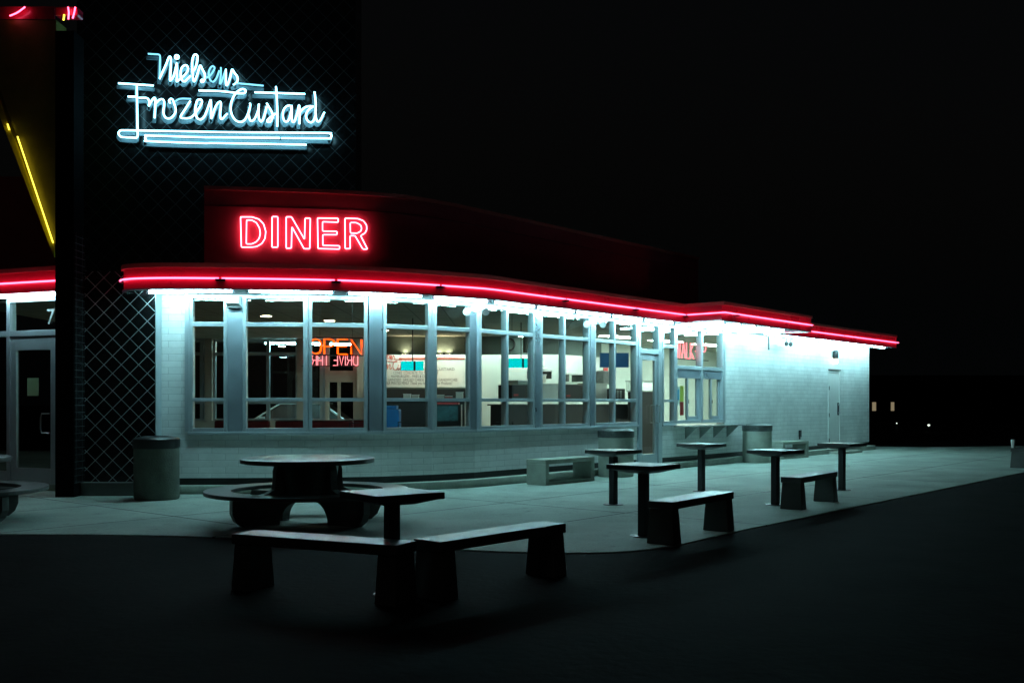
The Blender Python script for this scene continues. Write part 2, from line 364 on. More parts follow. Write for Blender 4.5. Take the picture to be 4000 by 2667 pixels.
# window sills
sp = off([W1, W2, W3, W4, W5, W6, SN(sDoorL, -11.2)], .05)
MB().strip(sp, .90, .945, .22).build('window_sill', 'alu', D, bevel=.006)
MB().ob(SN(sWk0, -11.2), AX, 0, sU(2636) - sWk0, -.17, .05, .90, .945).build('window_sill', 'alu', D, bevel=.006)
# canopy: roof slab with red fascia, cap strip, soffit
RP = [Vector(p) for p in CANL] + BK
rs = off(CANL, -.06)
MB().prism([Vector(p) for p in rs] + BK, 3.105, 3.40).build('roof', 'black_panel', D)
MB().strip(CANL, 3.05, 3.355, .055).build('fascia', 'red', D, smooth=True)
MB().strip(off(CANL, .03), 3.358, 3.425, .10).build('fascia_cap', 'redcap', D, smooth=True)
MB().strip(off(CANL, .012), 3.04, 3.062, .07).build('drip_edge', 'alu', D)
sof = [Vector(p) for p in off(CANL, -.075)]
wallp = [SN(30.2, -11.0), SN(sC + .1, -11.3), SN(sW6, -11.3)] + [Vector(p) + Vector((.05, .1)) for p in (W5, W4, W3, W2, W1)] + [Vector((-5.75, 15.4))]
MB().prism(sof + [SN(30.2, -10.7)] + wallp, 3.09, 3.104).build('soffit', 'soffit', D)
# neon line on the fascia in lengths
NP = off(CANL, .045)
def arclen(path):
    d = [0]
    for a, b in zip(path, path[1:]): d.append(d[-1] + (Vector(b) - Vector(a)).length)
    return d
def sub(path, a, b):
    d = arclen(path); out = []
    def ev(x):
        for i in range(len(d) - 1):
            if d[i] <= x <= d[i + 1]:
                t = (x - d[i]) / max(1e-9, d[i + 1] - d[i]); return Vector(path[i]).lerp(Vector(path[i + 1]), t)
        return Vector(path[-1])
    out.append(ev(a)); out += [Vector(p) for p, q in zip(path, d) if a < q < b]; out.append(ev(b)); return out
NP = [Vector(p) for p in NP]; L = arclen(NP)[-1]
# break points by photo columns
def col_len(u):
    d = arclen(NP); best = None
    for i in range(len(NP) - 1):
        ua = CU + NP[i].x / NP[i].y * F; ub = CU + NP[i + 1].x / NP[i + 1].y * F
        if min(ua, ub) <= u <= max(ua, ub) and abs(ub - ua) > 1e-6: return d[i] + (u - ua) / (ub - ua) * (d[i + 1] - d[i])
cuts = [.06] + [col_len(u) for u in (860, 1313, 1722, 2190, 2458)]
i_in = [i for i, p in enumerate(NP) if (p - NP[-5]).length < 1e-6][0]; dd = arclen(NP)
cuts += [dd[i_in] + .0, dd[i_in + 1] + .55, dd[i_in + 2] - 0.0]
for a, b in zip(cuts, cuts[1:]):
    seg = sub(NP, a + .022, b - .022)
    pts = [Vector((p.x, p.y, 3.20)) for p in seg]
    e0 = pts[0].copy(); e1 = pts[-1].copy()
    MB().tube(pts, .0125, 8).build('neon_tube', 'E_red', D, smooth=True)
seg2 = [SN(sO - .15, -10.555), SN(26.2, -10.555)], [SN(26.28, -10.555), SN(30.36, -10.555)]
for sg in seg2: MB().tube([(p.x, p.y, 3.2) for p in sg], .0125, 8).build('neon_tube', 'E_red', D, smooth=True)
for a in cuts:
    q = sub(NP, max(0, a - .03), a + .03)
    MB().ob(q[0], q[-1] - q[0], -.04, .10, -.04, .012, 3.165, 3.192).build('electrode_housing', 'black', D)
# parapet carrying the DINER letters
PAR = [Vector(p) for p in spline([(at(800, 15.25), 15.22), (at(1000, 15.35), 15.32), (-2.6, 15.55), (-1.75, 15.87), (-1.15, 16.35), tuple(SN(sW6 + .1, -11.45)), tuple(SN(sW6 + 1.2, -11.45))], 6)] + [SN(20, -11.45)]
MB().strip(PAR, 3.40, 4.64, .2).build('parapet', 'redwall', D, smooth=True)
MB().strip(off(PAR, .025), 4.642, 4.70, .26).build('parapet_cap', 'redcap', D, smooth=True)
MB().strip(off(PAR, .012), 3.42, 3.47, .01).build('parapet_flashing', 'redcap', D, smooth=True)
MB().strip(off(PAR, .006), 4.40, 4.408, .005).build('parapet_seam', 'basedark', D)

# ------------------------------------------------------------------ windows
def seg_u(P, Q, u):   # distance along P->Q where sight line u crosses
    k = (u - CU) / F; dx = Q.x - P.x; dy = Q.y - P.y
    t = (k * P.y - P.x) / (dx - k * dy); return t * (Q - P).length
def window(P, Q, u0, u1, mulls, z0=.945, z1=3.045, rails=((1.41, 1.465), (2.56, 2.625)), fw=.055, jamb=.055, head=.06, sill=.055, name='window'):
    t = (Q - P); a0 = seg_u(P, Q, u0); a1 = seg_u(P, Q, u1)
    m = MB(); g_ = []
    b0, b1 = -.10, .03
    m.ob(P, t, a0, a0 + jamb, b0, b1, z0, z1); m.ob(P, t, a1 - jamb, a1, b0, b1, z0, z1)
    xs = [a0 + jamb] + sum([[seg_u(P, Q, mu) - fw / 2, seg_u(P, Q, mu) + fw / 2] for mu in mulls], []) + [a1 - jamb]
    for mu in mulls:
        c = seg_u(P, Q, mu); m.ob(P, t, c - fw / 2, c + fw / 2, b0, b1 - .002, z0 + sill, z1 - head)
    m.ob(P, t, a0 + jamb, a1 - jamb, b0, b1, z1 - head, z1); m.ob(P, t, a0 + jamb, a1 - jamb, b0, b1, z0, z0 + sill)
    for i in range(0, len(xs), 2):
        for r0, r1 in rails: m.ob(P, t, xs[i], xs[i + 1], b0 + .004, b1 - .004, r0, r1)
    o = m.build(name, 'alu', D, bevel=.004)
    zs = [z0 + sill] + [z for r in rails for z in r] + [z1 - head]
    for i in range(0, len(xs), 2):
        for j in range(0, len(zs), 2):
            MB().ob(P, t, xs[i] - .005, xs[i + 1] + .005, -.03, -.024, zs[j] - .005, zs[j + 1] + .005).build('pane', 'glass', o)
    return o
LW = SN(sW6, -11.2); LQ = SN(sC, -11.2)
window(W1, W2, 741, 889, [])
window(W1, W2, 949, 1199, [])
window(W2, W3, 1205, 1436, [])
window(W4, W5, 1495, 1682, [])
window(W5, W6, 1692, 1842, [])
window(LW, LQ, 1868, 2086, [1978])
window(LW, LQ, 2108, 2301, [2202])
window(LW, LQ, 2317, 2487, [2398])
# clad posts between the windows
def post(P, Q, u0, u1, b=.035, z0=.945, z1=3.045, m='alu2'):
    a0 = seg_u(P, Q, u0); a1 = seg_u(P, Q, u1)
    return MB().ob(P, (Q - P), a0 + .002, a1 - .002, -.16, b, z0, z1).build('post', m, D, bevel=.004)
MB().ob(W1, W2 - W1, -.04, seg_u(W1, W2, 741) - .002, -.05, .04, .945, 3.045).build('post', 'alu', D)
post(W1, W2, 889, 949, .025)
a_ = seg_u(W1, W2, 1199)
MB().prism([W1 + (W2 - W1).normalized() * (a_ + .002) + Vector((0, -.05)), W2 + Vector((.012, -.055)), W2 + (W3 - W2).normalized() * (seg_u(W2, W3, 1205) - .002), W2 + Vector((0, .14)), W1 + (W2 - W1).normalized() * (a_ + .002) + Vector((0, .12))], .945, 3.045).build('post', 'alu', D)
post(W3, W4, 1440, 1493, .03)
MB().tube([(W5.x + .01, W5.y + .02, .945), (W5.x + .01, W5.y + .02, 3.045)], .055, 12).build('post', 'alu', D)
MB().prism([W6 + (W5 - W6).normalized() * .12 + Vector((.02, -.03)), W6 + Vector((.03, -.04)), SN(sU(1867), -11.165), SN(sU(1867), -11.34), W6 + Vector((-.1, .1))], .945, 3.045).build('post', 'alu2', D)
post(LW, LQ, 2087, 2107); post(LW, LQ, 2302, 2316)
post(LW, LQ, 2488, 2494.5, .035, .1)
# entrance door
P, t = SN(sDoorL, -11.2), AX; dw = sDoorR - sDoorL
fr = MB(); fr.ob(P, t, 0, .05, -.1, .03, .10, 3.045); fr.ob(P, t, dw - .14, dw, -.12, .035, .10, 3.045)
fr.ob(P, t, .05, dw - .14, -.1, .03, 2.985, 3.045); fr.ob(P, t, .05, dw - .14, -.1, .03, 2.40, 2.50)
fo = fr.build('door_frame', 'alu', D, bevel=.004)
MB().ob(P, t, .05, dw - .14, -.03, -.024, 2.5, 2.985).build('pane', 'glass', fo)
d0, d1 = .055, dw - .145
dr = MB(); dr.ob(P, t, d0, d0 + .09, -.05, .0, .105, 2.395); dr.ob(P, t, d1 - .09, d1, -.05, .0, .105, 2.395)
dr.ob(P, t, d0 + .09, d1 - .09, -.05, .0, 2.27, 2.395); dr.ob(P, t, d0 + .09, d1 - .09, -.05, .0, .105, .33)
do = dr.build('door', 'alu', D, bevel=.004)
MB().ob(P, t, d0 + .085, d1 - .085, -.028, -.022, .32, 2.28).build('pane', 'glass', do)
fnp = lambda a, b, z: (P.x + t.x * a + NX.x * b, P.y + t.y * a + NX.y * b, z)
MB().tube([fnp(d1 - .22, -.02, .98), fnp(d1 - .22, .07, .98), fnp(d1 - .22, .07, 1.34), fnp(d1 - .22, -.02, 1.34)], .012, 8).tube([fnp(d1 - .05, 0, 1.34), fnp(d1 - .05, .09, 1.34), fnp(d1 - .05, .09, .98), fnp(d1 - .05, 0, .98)], .014, 8).build('handle', 'stain', do)
# sidelight and walk-up windows
window(LW, LQ, 2584, 2636, [], jamb=.06, name='sidelight')
P = SN(sU(2636), -11.2); w_ = sU(2829) - sU(2636); c = w_ * .515
wk = MB(); wk.ob(P, t, 0, .055, -.12, .035, .945, 3.045); wk.ob(P, t, w_ - .12, w_, -.12, .035, .945, 3.045)
wk.ob(P, t, c - .035, c + .035, -.12, .033, .945, 2.985); wk.ob(P, t, .055, w_ - .12, -.12, .035, 2.985, 3.045)
wk.ob(P, t, .055, c - .035, -.12, .03, 2.12, 2.20); wk.ob(P, t, c + .035, w_ - .12, -.12, .03, 2.12, 2.20)
wk.ob(P, t, .055, c - .035, -.12, .028, .945, 1.02); wk.ob(P, t, c + .035, w_ - .12, -.12, .028, .945, 1.02)
wo = wk.build('serving_window', 'alu', D, bevel=.004)
MB().ob(P, t, .055, c - .035, -.03, .005, 1.93, 2.12).ob(P, t, c + .035, w_ - .12, -.03, .005, 1.93, 2.12).build('spandrel_panel', 'alu2', wo)
for x0, x1 in ((.055, c - .035), (c + .035, w_ - .12)):
    MB().ob(P, t, x0, x1, -.03, -.024, 2.2, 2.985).build('pane', 'glass', wo)
    mid = (x0 + x1) / 2
    sash = MB(); sash.ob(P, t, mid - .05, mid, -.05, .0, 1.02, 1.93)
    sash.ob(P, t, mid + .0, mid + .05, -.09, -.05, 1.06, 1.93); sash.ob(P, t, x1 - .08, x1, -.09, -.05, 1.02, 1.93); sash.ob(P, t, mid + .05, x1 - .08, -.09, -.05, 1.02, 1.10)
    so_ = sash.build('sliding_sash', 'alu', wo, bevel=.003)
    MB().ob(P, t, x0, mid - .05, -.03, -.024, 1.02, 1.93).build('pane', 'glass', wo)
    MB().ob(P, t, mid + .05, x1 - .08, -.072, -.066, 1.10, 1.93).build('pane', 'glass', wo)
    MB().ob(P, t, mid + .02, mid + .05, -.05, -.01, 1.38, 1.46).build('latch', 'black', wo)
# serving shelf with brackets
Ps = SN(sU(2634) - .02, -11.2); ws = 2.55
MB().ob(Ps, t, 0, ws, 0, .38, .872, .898).build('serving_shelf', 'stain', D, bevel=.004)
for k in range(4):
    a = ws * (.18 + .245 * k)
    MB().vprism([(0.005, .60), (.30, .865), (0.005, .865)], lambda b, d, z: (Ps.x + AX.x * (a + d) + NX.x * b, Ps.y + AX.y * (a + d) + NX.y * b, z), 0, .02).build('shelf_bracket', 'stain', D)
# service door in the long wall
P = SN(sd0, -11.2); w_ = sd1 - sd0
MB().ob(P, t, 0, .05, -.12, .012, .13, 2.30).ob(P, t, w_ - .05, w_, -.12, .012, .13, 2.30).ob(P, t, .05, w_ - .05, -.12, .012, 2.24, 2.30).build('door_frame', 'white', D)
sd = MB().ob(P, t, .055, w_ - .055, -.05, -.006, .14, 2.232).build('service_door', 'white', D, bevel=.003)
MB().ob(P, t, 0, w_, .012, .03, 2.30, 2.325).build('drip_cap', 'basedark', D)
for hz in (1.75, 1.0, .30): MB().ob(P, t, .04, .07, .0, .022, hz, hz + .11).build('hinge', 'steel_dark', sd)
fnp = lambda a, b, z: (P.x + t.x * a + NX.x * b, P.y + t.y * a + NX.y * b, z)
MB().ob(P, t, w_ - .17, w_ - .10, -.006, .014, 1.05, 1.40).build('lock_plate', 'steel_dark', sd)
MB().tube([fnp(w_ - .135, 0, 1.12), fnp(w_ - .135, .06, 1.12), fnp(w_ - .26, .06, 1.12)], .012, 8).build('handle', 'stain', sd)
MB().tube([fnp(w_ - .135, .0, 1.34), fnp(w_ - .135, .035, 1.34)], .03, 12).build('lock_cylinder', 'stain', sd)
# slab at the service door
tag(MB().ob(SN(sd0 - .3, -11.04), t, 0, 1.5, 0.003, .35, 0, .06).build('doorstep', 'concrete', D, bevel=.01), None)
# corner trims
MB().ob(SN(sWk1, -11.2), t, -.02, .02, 0, .012, .945, 3.045).build('corner_trim', 'basedark', D)

# ------------------------------------------------------------------ left wing: door behind the tower
LA, LB = Vector((-10.2, 16.72)), Vector((-6.3, 15.22)); LT = (LB - LA); LL = LT.length
def lu(u): return seg_u(LA, LB, u)
a0, a1 = lu(40), lu(222)
lf = MB(); lf.ob(LA, LT, 0, a0 - .62, -.2, 0, 0.1, 3.05)
lf.build('wall', 'tile', D)
MB().ob(LA, LT, a0 - .62, LL, -.15, -.1, 0, .10).build('doorstep', 'concrete', D)
lf = MB(); lf.ob(LA, LT, a0 - .05, a0 + .02, -.1, .03, .1, 3.05); lf.ob(LA, LT, a1, a1 + .07, -.1, .03, .1, 3.05); lf.ob(LA, LT, a0 + .02, a1, -.1, .03, 2.44, 2.53); lf.ob(LA, LT, a0 + .02, a1, -.1, .03, 2.98, 3.05)
lf.ob(LA, LT, a0 - .62, a0 - .56, -.1, .03, .1, 3.05); lf.ob(LA, LT, a0 - .56, a0 - .05, -.1, .03, .1, .3); lf.ob(LA, LT, a0 - .56, a0 - .05, -.1, .03, 2.44, 2.53)
lo = lf.build('door_frame', 'alu', D, bevel=.004)
MB().ob(LA, LT, a0 + .02, a1, -.03, -.024, 2.53, 2.98).build('pane', 'glass', lo)
MB().ob(LA, LT, a0 - .56, a0 - .05, -.03, -.024, .3, 2.98).build('pane', 'glass_dark', lo)
ld = MB(); dwl = a1 - a0 - .02
ld.ob(LA, LT, a0 + .025, a0 + .13, -.05, .01, .11, 2.435); ld.ob(LA, LT, a1 - .12, a1 - .005, -.05, .01, .11, 2.435); ld.ob(LA, LT, a0 + .13, a1 - .12, -.05, .01, 2.22, 2.435); ld.ob(LA, LT, a0 + .13, a1 - .12, -.05, .01, .11, .36)
ldo = ld.build('door', 'alu', D, bevel=.004)
MB().ob(LA, LT, a0 + .125, a1 - .115, -.028, -.022, .35, 2.23).build('pane', 'glass_dark', ldo)
ltn = LT.normalized(); lnn = Vector((ltn.y, -ltn.x))
lp = lambda a, b, z: (LA.x + ltn.x * a + lnn.x * b, LA.y + ltn.y * a + lnn.y * b, z)
hx = lu(178)
MB().tube([lp(hx + .09, .01, 1.22), lp(hx, .08, 1.22), lp(hx - .02, .08, 1.15), lp(hx - .02, .08, .98), lp(hx, .08, .92), lp(hx + .09, .01, .92)], .012, 8).build('handle', 'stain', ldo)
text_mesh('street_number', '76', .34, lambda x, y: lp(lu(181) + x, .0, 2.62 + y), principled('number_decal', (.3, .33, .34), .6), lo)
n_ = MB().ob(LA, LT, lu(104), lu(148), -.015, -.012, 1.50, 1.78); tag(n_.build('notice', principled('notice_green', (.28, .36, .2), .8)), 'pale green notice taped inside the left glass door', 'notice')
# left wing canopy with its neon and light
LC = [Vector((-10.8, 16.40)), Vector((-7.68, 15.18)), Vector((-6.70, 14.80))]
MB().strip(LC, 3.05, 3.355, .055).build('fascia', 'red', D); MB().strip(off(LC, .03), 3.358, 3.425, .10).build('fascia_cap', 'redcap', D)
MB().prism([Vector(p) for p in off(LC, -.06)] + [Vector((-6.3, 15.5)), Vector((-9.6, 16.6))], 3.09, 3.40).build('soffit', 'soffit', D)
MB().tube([(p.x, p.y, 3.2) for p in off(LC, .05)], .0125, 8).build('neon_tube', 'E_red', D, smooth=True)
# parapet above left wing
MB().box(-10.8, -6.9, 16.8, 17.0, 3.40, 5.2).build('parapet', 'mesh_red', D)

# ------------------------------------------------------------------ tower and script sign wall
T = thing('sign_tower', 'tall black tiled tower with pale diamond grout lines beside the diner', 'tower', (at(400, 15.2), 15.2, 0))
xa, xb = at(288, 14.65) + .001, at(606, 15.0)
MB().box(xa, xb, 15.0, 16.2, .20, 3.37).build('tiled_wall', 'tile', T)
MB().box(xa, xa + .012, 14.67, 14.999, .20, 3.9).build('border_tiles', 'tile_small', T)
MB().box(xa + .013, xb + .02, 14.84, 14.999, 0, .20).build('plinth', 'concrete_dark', T, bevel=.012)
MB().box(at(215, 14.65), at(288, 14.65), 14.65, 15.0, -.012, 6.86).build('pier', 'black_panel', T, bevel=.006)
MB().box(at(300, 16.3), at(1390, 16.3), 16.3, 16.9, 3.38, 9.2).build('sign_wall', 'tile_up', T)
MB().box(xb + .001, xb + .012, 15.002, 15.24, .2, 3.05).build('edge_trim', 'alu', T)
# red crown with neon ticks on top of the pier
cz = 6.87
MB().box(at(212, 14.1), at(303, 14.1), 14.1, 14.3, cz, zv(26, 14.1)).build('crown', 'red', T, bevel=.02)
zt = lambda v: zv(v, 14.05)
MB().tube([(at(267, 14.05), 14.05, zt(76)), (at(269, 14.05), 14.05, zt(50)), (at(266, 14.05), 14.05, zt(29))], .011, 8).build('neon_tube', 'E_red', T)
MB().tube([(at(284, 14.05), 14.05, zt(73)), (at(290, 14.05), 14.05, zt(50)), (at(294, 14.05), 14.05, zt(29))], .011, 8).build('neon_tube', 'E_red', T)
MB().tube([(at(248, 14.05), 14.05, zt(80)), (at(251, 14.05), 14.05, zt(58))], .012, 8).build('neon_tube', 'E_yel', T)
# slanted fin with yellow neon edge
FY = 15.0
tip = (at(216, FY), zv(972, FY)); top = (at(-110, FY), zv(88, FY))
rx = at(219, FY)
MB().vprism([(rx, tip[1]), (rx, zv(78, FY)), (top[0] - .02, zv(78, FY)), (top[0] + .07, top[1])], lambda a, d, z: (a, d, z), FY, FY + .35).build('fin', 'olive', T)
dx, dz = top[0] - tip[0], top[1] - tip[1]; ln = math.hypot(dx, dz); nxz = (dz / ln * -1, dx / ln)
MB().vprism([tip, top, (top[0] - .12, top[1]), (tip[0] - .005, tip[1] - .13)], lambda a, d, z: (a, d, z), FY - .03, FY + .3).build('fin_edge', 'yel', T)
MB().tube([(tip[0] - .005, FY - .06, tip[1] + .08), (at(76, FY), FY - .06, zv(538, FY) )], .011, 8).build('neon_tube', 'E_yel', T)
MB().tube([(at(44, FY), FY - .06, zv(512, FY)), (at(37, FY), FY - .06, zv(489, FY))], .011, 8).build('neon_tube', 'E_yel', T)
arc = spline([(at(38, 14.9), 14.9, zv(63, 14.9)), (at(68, 14.9), 14.9, zv(50, 14.9)), (at(98, 14.9), 14.9, zv(28, 14.9))], 4)
MB().tube(arc, .011, 8).build('neon_tube', 'E_red', T)
MB().box(at(-110, 14.98), at(213, 14.98), 14.985, FY - .001 + .0, zv(75, 14.98), zv(26, 14.98)).build('crown_panel', 'red', T)

# script neon sign
SY = 16.22
def A(x, y): return (540 + x / 5.6, 200 + y / 5.6)
def B(x, y): return (440 + x / 5.113, 310 + y / 5.113)
def C(x, y): return (860 + x / 5.113, 310 + y / 5.113)
N1 = [A(*p) for p in [(250, 95), (400, 105), (480, 112), (510, 150), (510, 260), (505, 400), (500, 560), (495, 640)]]
N2 = [A(*p) for p in [(495, 640), (560, 500), (640, 330), (690, 200), (718, 158), (745, 180), (750, 250), (742, 420), (730, 600), (728, 675), (760, 650), (810, 570), (850, 430), (876, 300), (882, 420), (876, 600), (873, 695), (930, 655), (1010, 590), (1085, 510), (1122, 430), (1100, 360), (1050, 345), (990, 390), (960, 480), (962, 600), (1000, 680), (1050, 695), (1110, 640), (1180, 570)]]
N3 = [A(*p) for p in [(1240, 470), (1290, 370), (1325, 220), (1320, 135), (1275, 110), (1232, 160), (1210, 300), (1215, 450), (1225, 600), (1238, 680), (1262, 685), (1310, 580), (1350, 450), (1388, 350), (1430, 430), (1478, 520), (1485, 620), (1460, 690), (1420, 710), (1400, 680), (1440, 650)]]
N4 = [A(*p) for p in [(1440, 650), (1510, 618), (1590, 580), (1660, 490), (1698, 410), (1680, 375), (1640, 370), (1590, 430), (1570, 520), (1590, 640), (1640, 700), (1690, 690), (1750, 600), (1800, 460)]]
N5 = [A(*p) for p in [(1835, 390), (1835, 500), (1825, 650), (1815, 750), (1850, 700), (1900, 560), (1940, 430)]]
N6 = [A(*p) for p in [(1940, 430), (1945, 550), (1942, 700), (1957, 780), (1990, 740), (2040, 600), (2080, 440), (2130, 510), (2190, 590), (2197, 680), (2160, 740), (2100, 765)]]
N7 = [A(2100, 765), A(2170, 742), C(380, 112), C(885, 158)]
F1 = [B(150, 110), B(845, 155)]
F2 = [B(*p) for p in [(515, 150), (515, 260), (518, 400), (525, 800), (530, 1080), (530, 1160), (505, 1192), (470, 1192), (250, 1180), (190, 1165), (155, 1120), (155, 1085), (190, 1050), (250, 1045), (540, 1048), (1500, 1065)]] + [C(*p) for p in [(0, 1080), (1200, 1090), (2150, 1098), (2215, 1115), (2240, 1155), (2215, 1195), (2150, 1205), (1240, 1200)]]
F3 = [B(340, 375), B(500, 375)]
F4 = [B(*p) for p in [(555, 400), (690, 400), (740, 425), (765, 480), (752, 560), (800, 470), (862, 398), (885, 440), (880, 600), (868, 800)]]
F5 = [B(*p) for p in [(900, 500), (950, 450), (1010, 425), (1055, 460), (1058, 560), (1042, 660), (1060, 750), (1110, 805), (1190, 800), (1260, 730), (1290, 640), (1260, 520), (1230, 440), (1190, 420), (1155, 460), (1180, 505)]]
F6 = [B(*p) for p in [(1280, 470), (1340, 430), (1420, 415), (1590, 420)]]
F7 = [B(*p) for p in [(1580, 460), (1480, 620), (1395, 750), (1395, 790), (1440, 805), (1560, 800), (1640, 750), (1720, 650), (1790, 540), (1812, 470), (1780, 432), (1720, 450), (1690, 540), (1680, 660), (1710, 790), (1780, 830), (1850, 780), (1900, 680), (1950, 540), (1985, 442), (1992, 600), (1995, 800), (2020, 750), (2070, 600), (2130, 500), (2180, 480), (2188, 560), (2172, 700), (2178, 800), (2215, 818), (2260, 770), (2320, 710)]]
F8 = [B(1750, 255), C(0, 265)] + [C(*p) for p in [(250, 290), (450, 312), (520, 295), (530, 250), (480, 225), (420, 240), (350, 290), (290, 380), (245, 500), (235, 640), (270, 760), (340, 850), (430, 880), (510, 840), (570, 740), (610, 620), (625, 530), (608, 510)]]
F9 = [C(*p) for p in [(595, 740), (610, 820), (640, 860), (690, 840), (740, 760), (780, 640), (795, 520), (788, 700), (800, 820), (840, 870), (880, 820), (920, 700), (950, 570)]]
F10 = [C(*p) for p in [(950, 505), (1000, 590), (1060, 700), (1070, 780), (1030, 865), (980, 880), (960, 850), (1020, 790), (1130, 710)]]
F11 = [C(1135, 175), C(1145, 300), C(1160, 600), C(1165, 800), C(1160, 970)]
F12 = [C(710, 290), C(1710, 322)]
F13 = [C(*p) for p in [(1420, 550), (1340, 570), (1280, 660), (1275, 780), (1310, 865), (1370, 860), (1410, 780), (1435, 650), (1447, 550), (1450, 700), (1450, 830), (1475, 880), (1515, 840), (1560, 700), (1595, 545), (1605, 700), (1602, 920)]]
F14 = [C(*p) for p in [(1605, 700), (1650, 640), (1720, 585), (1800, 565), (1880, 570)]]
F15 = [C(*p) for p in [(1870, 575), (1800, 620), (1742, 700), (1737, 790), (1770, 860), (1830, 888), (1885, 850), (1915, 760)]]
F16 = [C(*p) for p in [(1902, 280), (1925, 500), (1922, 700), (1937, 820), (1970, 872), (2020, 840), (2070, 740), (2100, 685)]]
F17 = [C(1740, 1330), C(0, 1300), B(1800, 1300), B(760, 1262), B(705, 1235), B(682, 1195), B(705, 1160), B(760, 1150), B(1800, 1182), C(0, 1185), C(1210, 1195)]
NS = thing('neon_script_sign', "pale blue neon script reading Nielsens Frozen Custard on the black tiled tower", 'neon sign', (at(880, SY), SY, zv(450, SY)))
def spl(st): return spline([Vector((p[0], p[1])) for p in st], 5) if len(st) > 2 else [Vector(st[0]), Vector(st[1])]
bk_mat = principled('sign_channel', (.17, .23, .26), .6)
def ribbon(mb, pts, wd, y0, y1, ox, oz):
    P3 = [Vector((at(p[0], SY) + ox, zv(p[1], SY) + oz)) for p in pts]
    k = len(P3); vs = []
    for i in range(k):
        a = P3[max(0, i - 1)]; b = P3[min(k - 1, i + 1)]; tt = (b - a); tt = tt.normalized() if tt.length > 1e-9 else Vector((1, 0)); nn = Vector((-tt.y, tt.x)) * wd / 2
        e = P3[i]; 
        if i == 0: e = e - tt * wd * .35
        if i == k - 1: e = e + tt * wd * .35
        for sgn, y in ((-1, y0), (1, y0), (1, y1), (-1, y1)): q = e + nn * sgn; vs.append((q.x, y, q.y))
    fs = []
    for i in range(k - 1):
        for j in range(4): fs.append((4 * i + j, 4 * i + 4 + j, 4 * i + 4 + (j + 1) % 4, 4 * i + (j + 1) % 4))
    fs += [(0, 1, 2, 3), (4 * k - 1, 4 * k - 2, 4 * k - 3, 4 * k - 4)]
    mb.add(vs, fs)
yk = 0
def neon_word(strokes, m, word):
    global yk
    mb = MB(); cb = MB()
    for st in strokes:
        mb = MB(); cb = MB()
        yk += 1; dy = (yk % 11) * .0009
        pts = spl(st)
        mb.tube([(at(p[0], SY), SY - .07, zv(p[1], SY)) for p in pts], .0135, 8)
        ribbon(cb, pts, .052, SY + .005 - dy, SY + .03 + dy, -.036, -.036)
        cb.build('letter_channel', bk_mat, NS); mb.build('neon_tube', m, NS, smooth=True)
dot = A(875, 165)
dotc = [(dot[0] + 7 * math.cos(k * math.pi / 5), dot[1] + 7 * math.sin(k * math.pi / 5)) for k in range(11)]
neon_word([N2, N3, dotc, N6], 'E_blue', 'name'); neon_word([N1, N4, N5, N7], 'E_bluedim', 'dim')
neon_word([F1, F3, F4, F5, F7], 'E_blue', 'frozen'); neon_word([F6], 'E_bluedim', 'z')
neon_word([F8, F9, F10, F11, F12, F13, F14, F15, F16], 'E_blue', 'custard')
neon_word([F2], 'E_blue', 'bars'); neon_word([F17], 'E_blue', 'bars')

# DINER outline neon on the curved parapet
def parY(u, fwd=.0):
    k = (u - CU) / F
    for a, b in zip(PAR, PAR[1:]):
        ka, kb = a.x / a.y, b.x / b.y
        if ka <= k <= kb: tt = (k - ka) / (kb - ka); return a.y + (b.y - a.y) * tt - fwd
    return PAR[0].y - fwd
def dd_(x, y):
    u = 800 + x / 2.94; v = 720 + y / 2.94; Y = parY(u, .042); return (at(u, Y), Y, zv(v, Y))
def rnd(pts, r=7, closed=True):   # rounded polyline
    out = []; k = len(pts)
    for i in range(k):
        p = Vector(pts[i]); a = Vector(pts[(i - 1) % k]); b = Vector(pts[(i + 1) % k])
        ra = min(r, (a - p).length * .45); rb = min(r, (b - p).length * .45)
        q0 = p + (a - p).normalized() * ra; q1 = p + (b - p).normalized() * rb
        for j in range(4): s_ = j / 3; out.append(q0 * (1 - s_) ** 2 + p * 2 * s_ * (1 - s_) + q1 * s_ ** 2)
    return out
LET = {
 'D': [[(410, 375), (540, 375), (620, 400), (675, 455), (700, 540), (692, 620), (655, 680), (595, 715), (540, 722), (420, 722)], [(480, 410), (540, 412), (592, 440), (627, 500), (638, 560), (625, 620), (592, 660), (540, 685), (476, 685)]],
 'I': [[(773, 372), (838, 372), (838, 722), (771, 722)]],
 'N': [[(935, 374), (995, 374), (1145, 632), (1152, 390), (1212, 390), (1205, 740), (1140, 740), (1000, 488), (994, 732), (935, 735)]],
 'E': [[(1294, 388), (1532, 392), (1532, 436), (1352, 430), (1352, 538), (1518, 541), (1518, 579), (1354, 579), (1355, 702), (1548, 706), (1548, 744), (1300, 738)]],
 'R': [[(1610, 390), (1760, 395), (1822, 420), (1858, 470), (1860, 520), (1840, 560), (1790, 590), (1868, 744), (1815, 744), (1725, 590), (1668, 590), (1670, 738), (1612, 740)], [(1670, 440), (1740, 440), (1790, 468), (1802, 505), (1790, 540), (1750, 562), (1672, 560)]]}
DS = thing('diner_sign', 'red neon outline letters spelling DINER on the red parapet', 'neon sign', (at(1188, 15.3), 15.3, zv(910, 15.3)))
for ch, loops in LET.items():
    mb = MB(); st_ = MB()
    for lp_ in loops:
        pts = rnd(lp_, 12)
        mb.tube([dd_(*p) for p in pts], .008, 8, closed=True)
        for p in pts[::9]:
            a = Vector(dd_(*p)); st_.tube([a, a + Vector((0, .05, 0))], .004, 5)
    o_ = mb.build('letter', 'E_diner', DS, smooth=True); st_.build('standoff', 'white', o_)

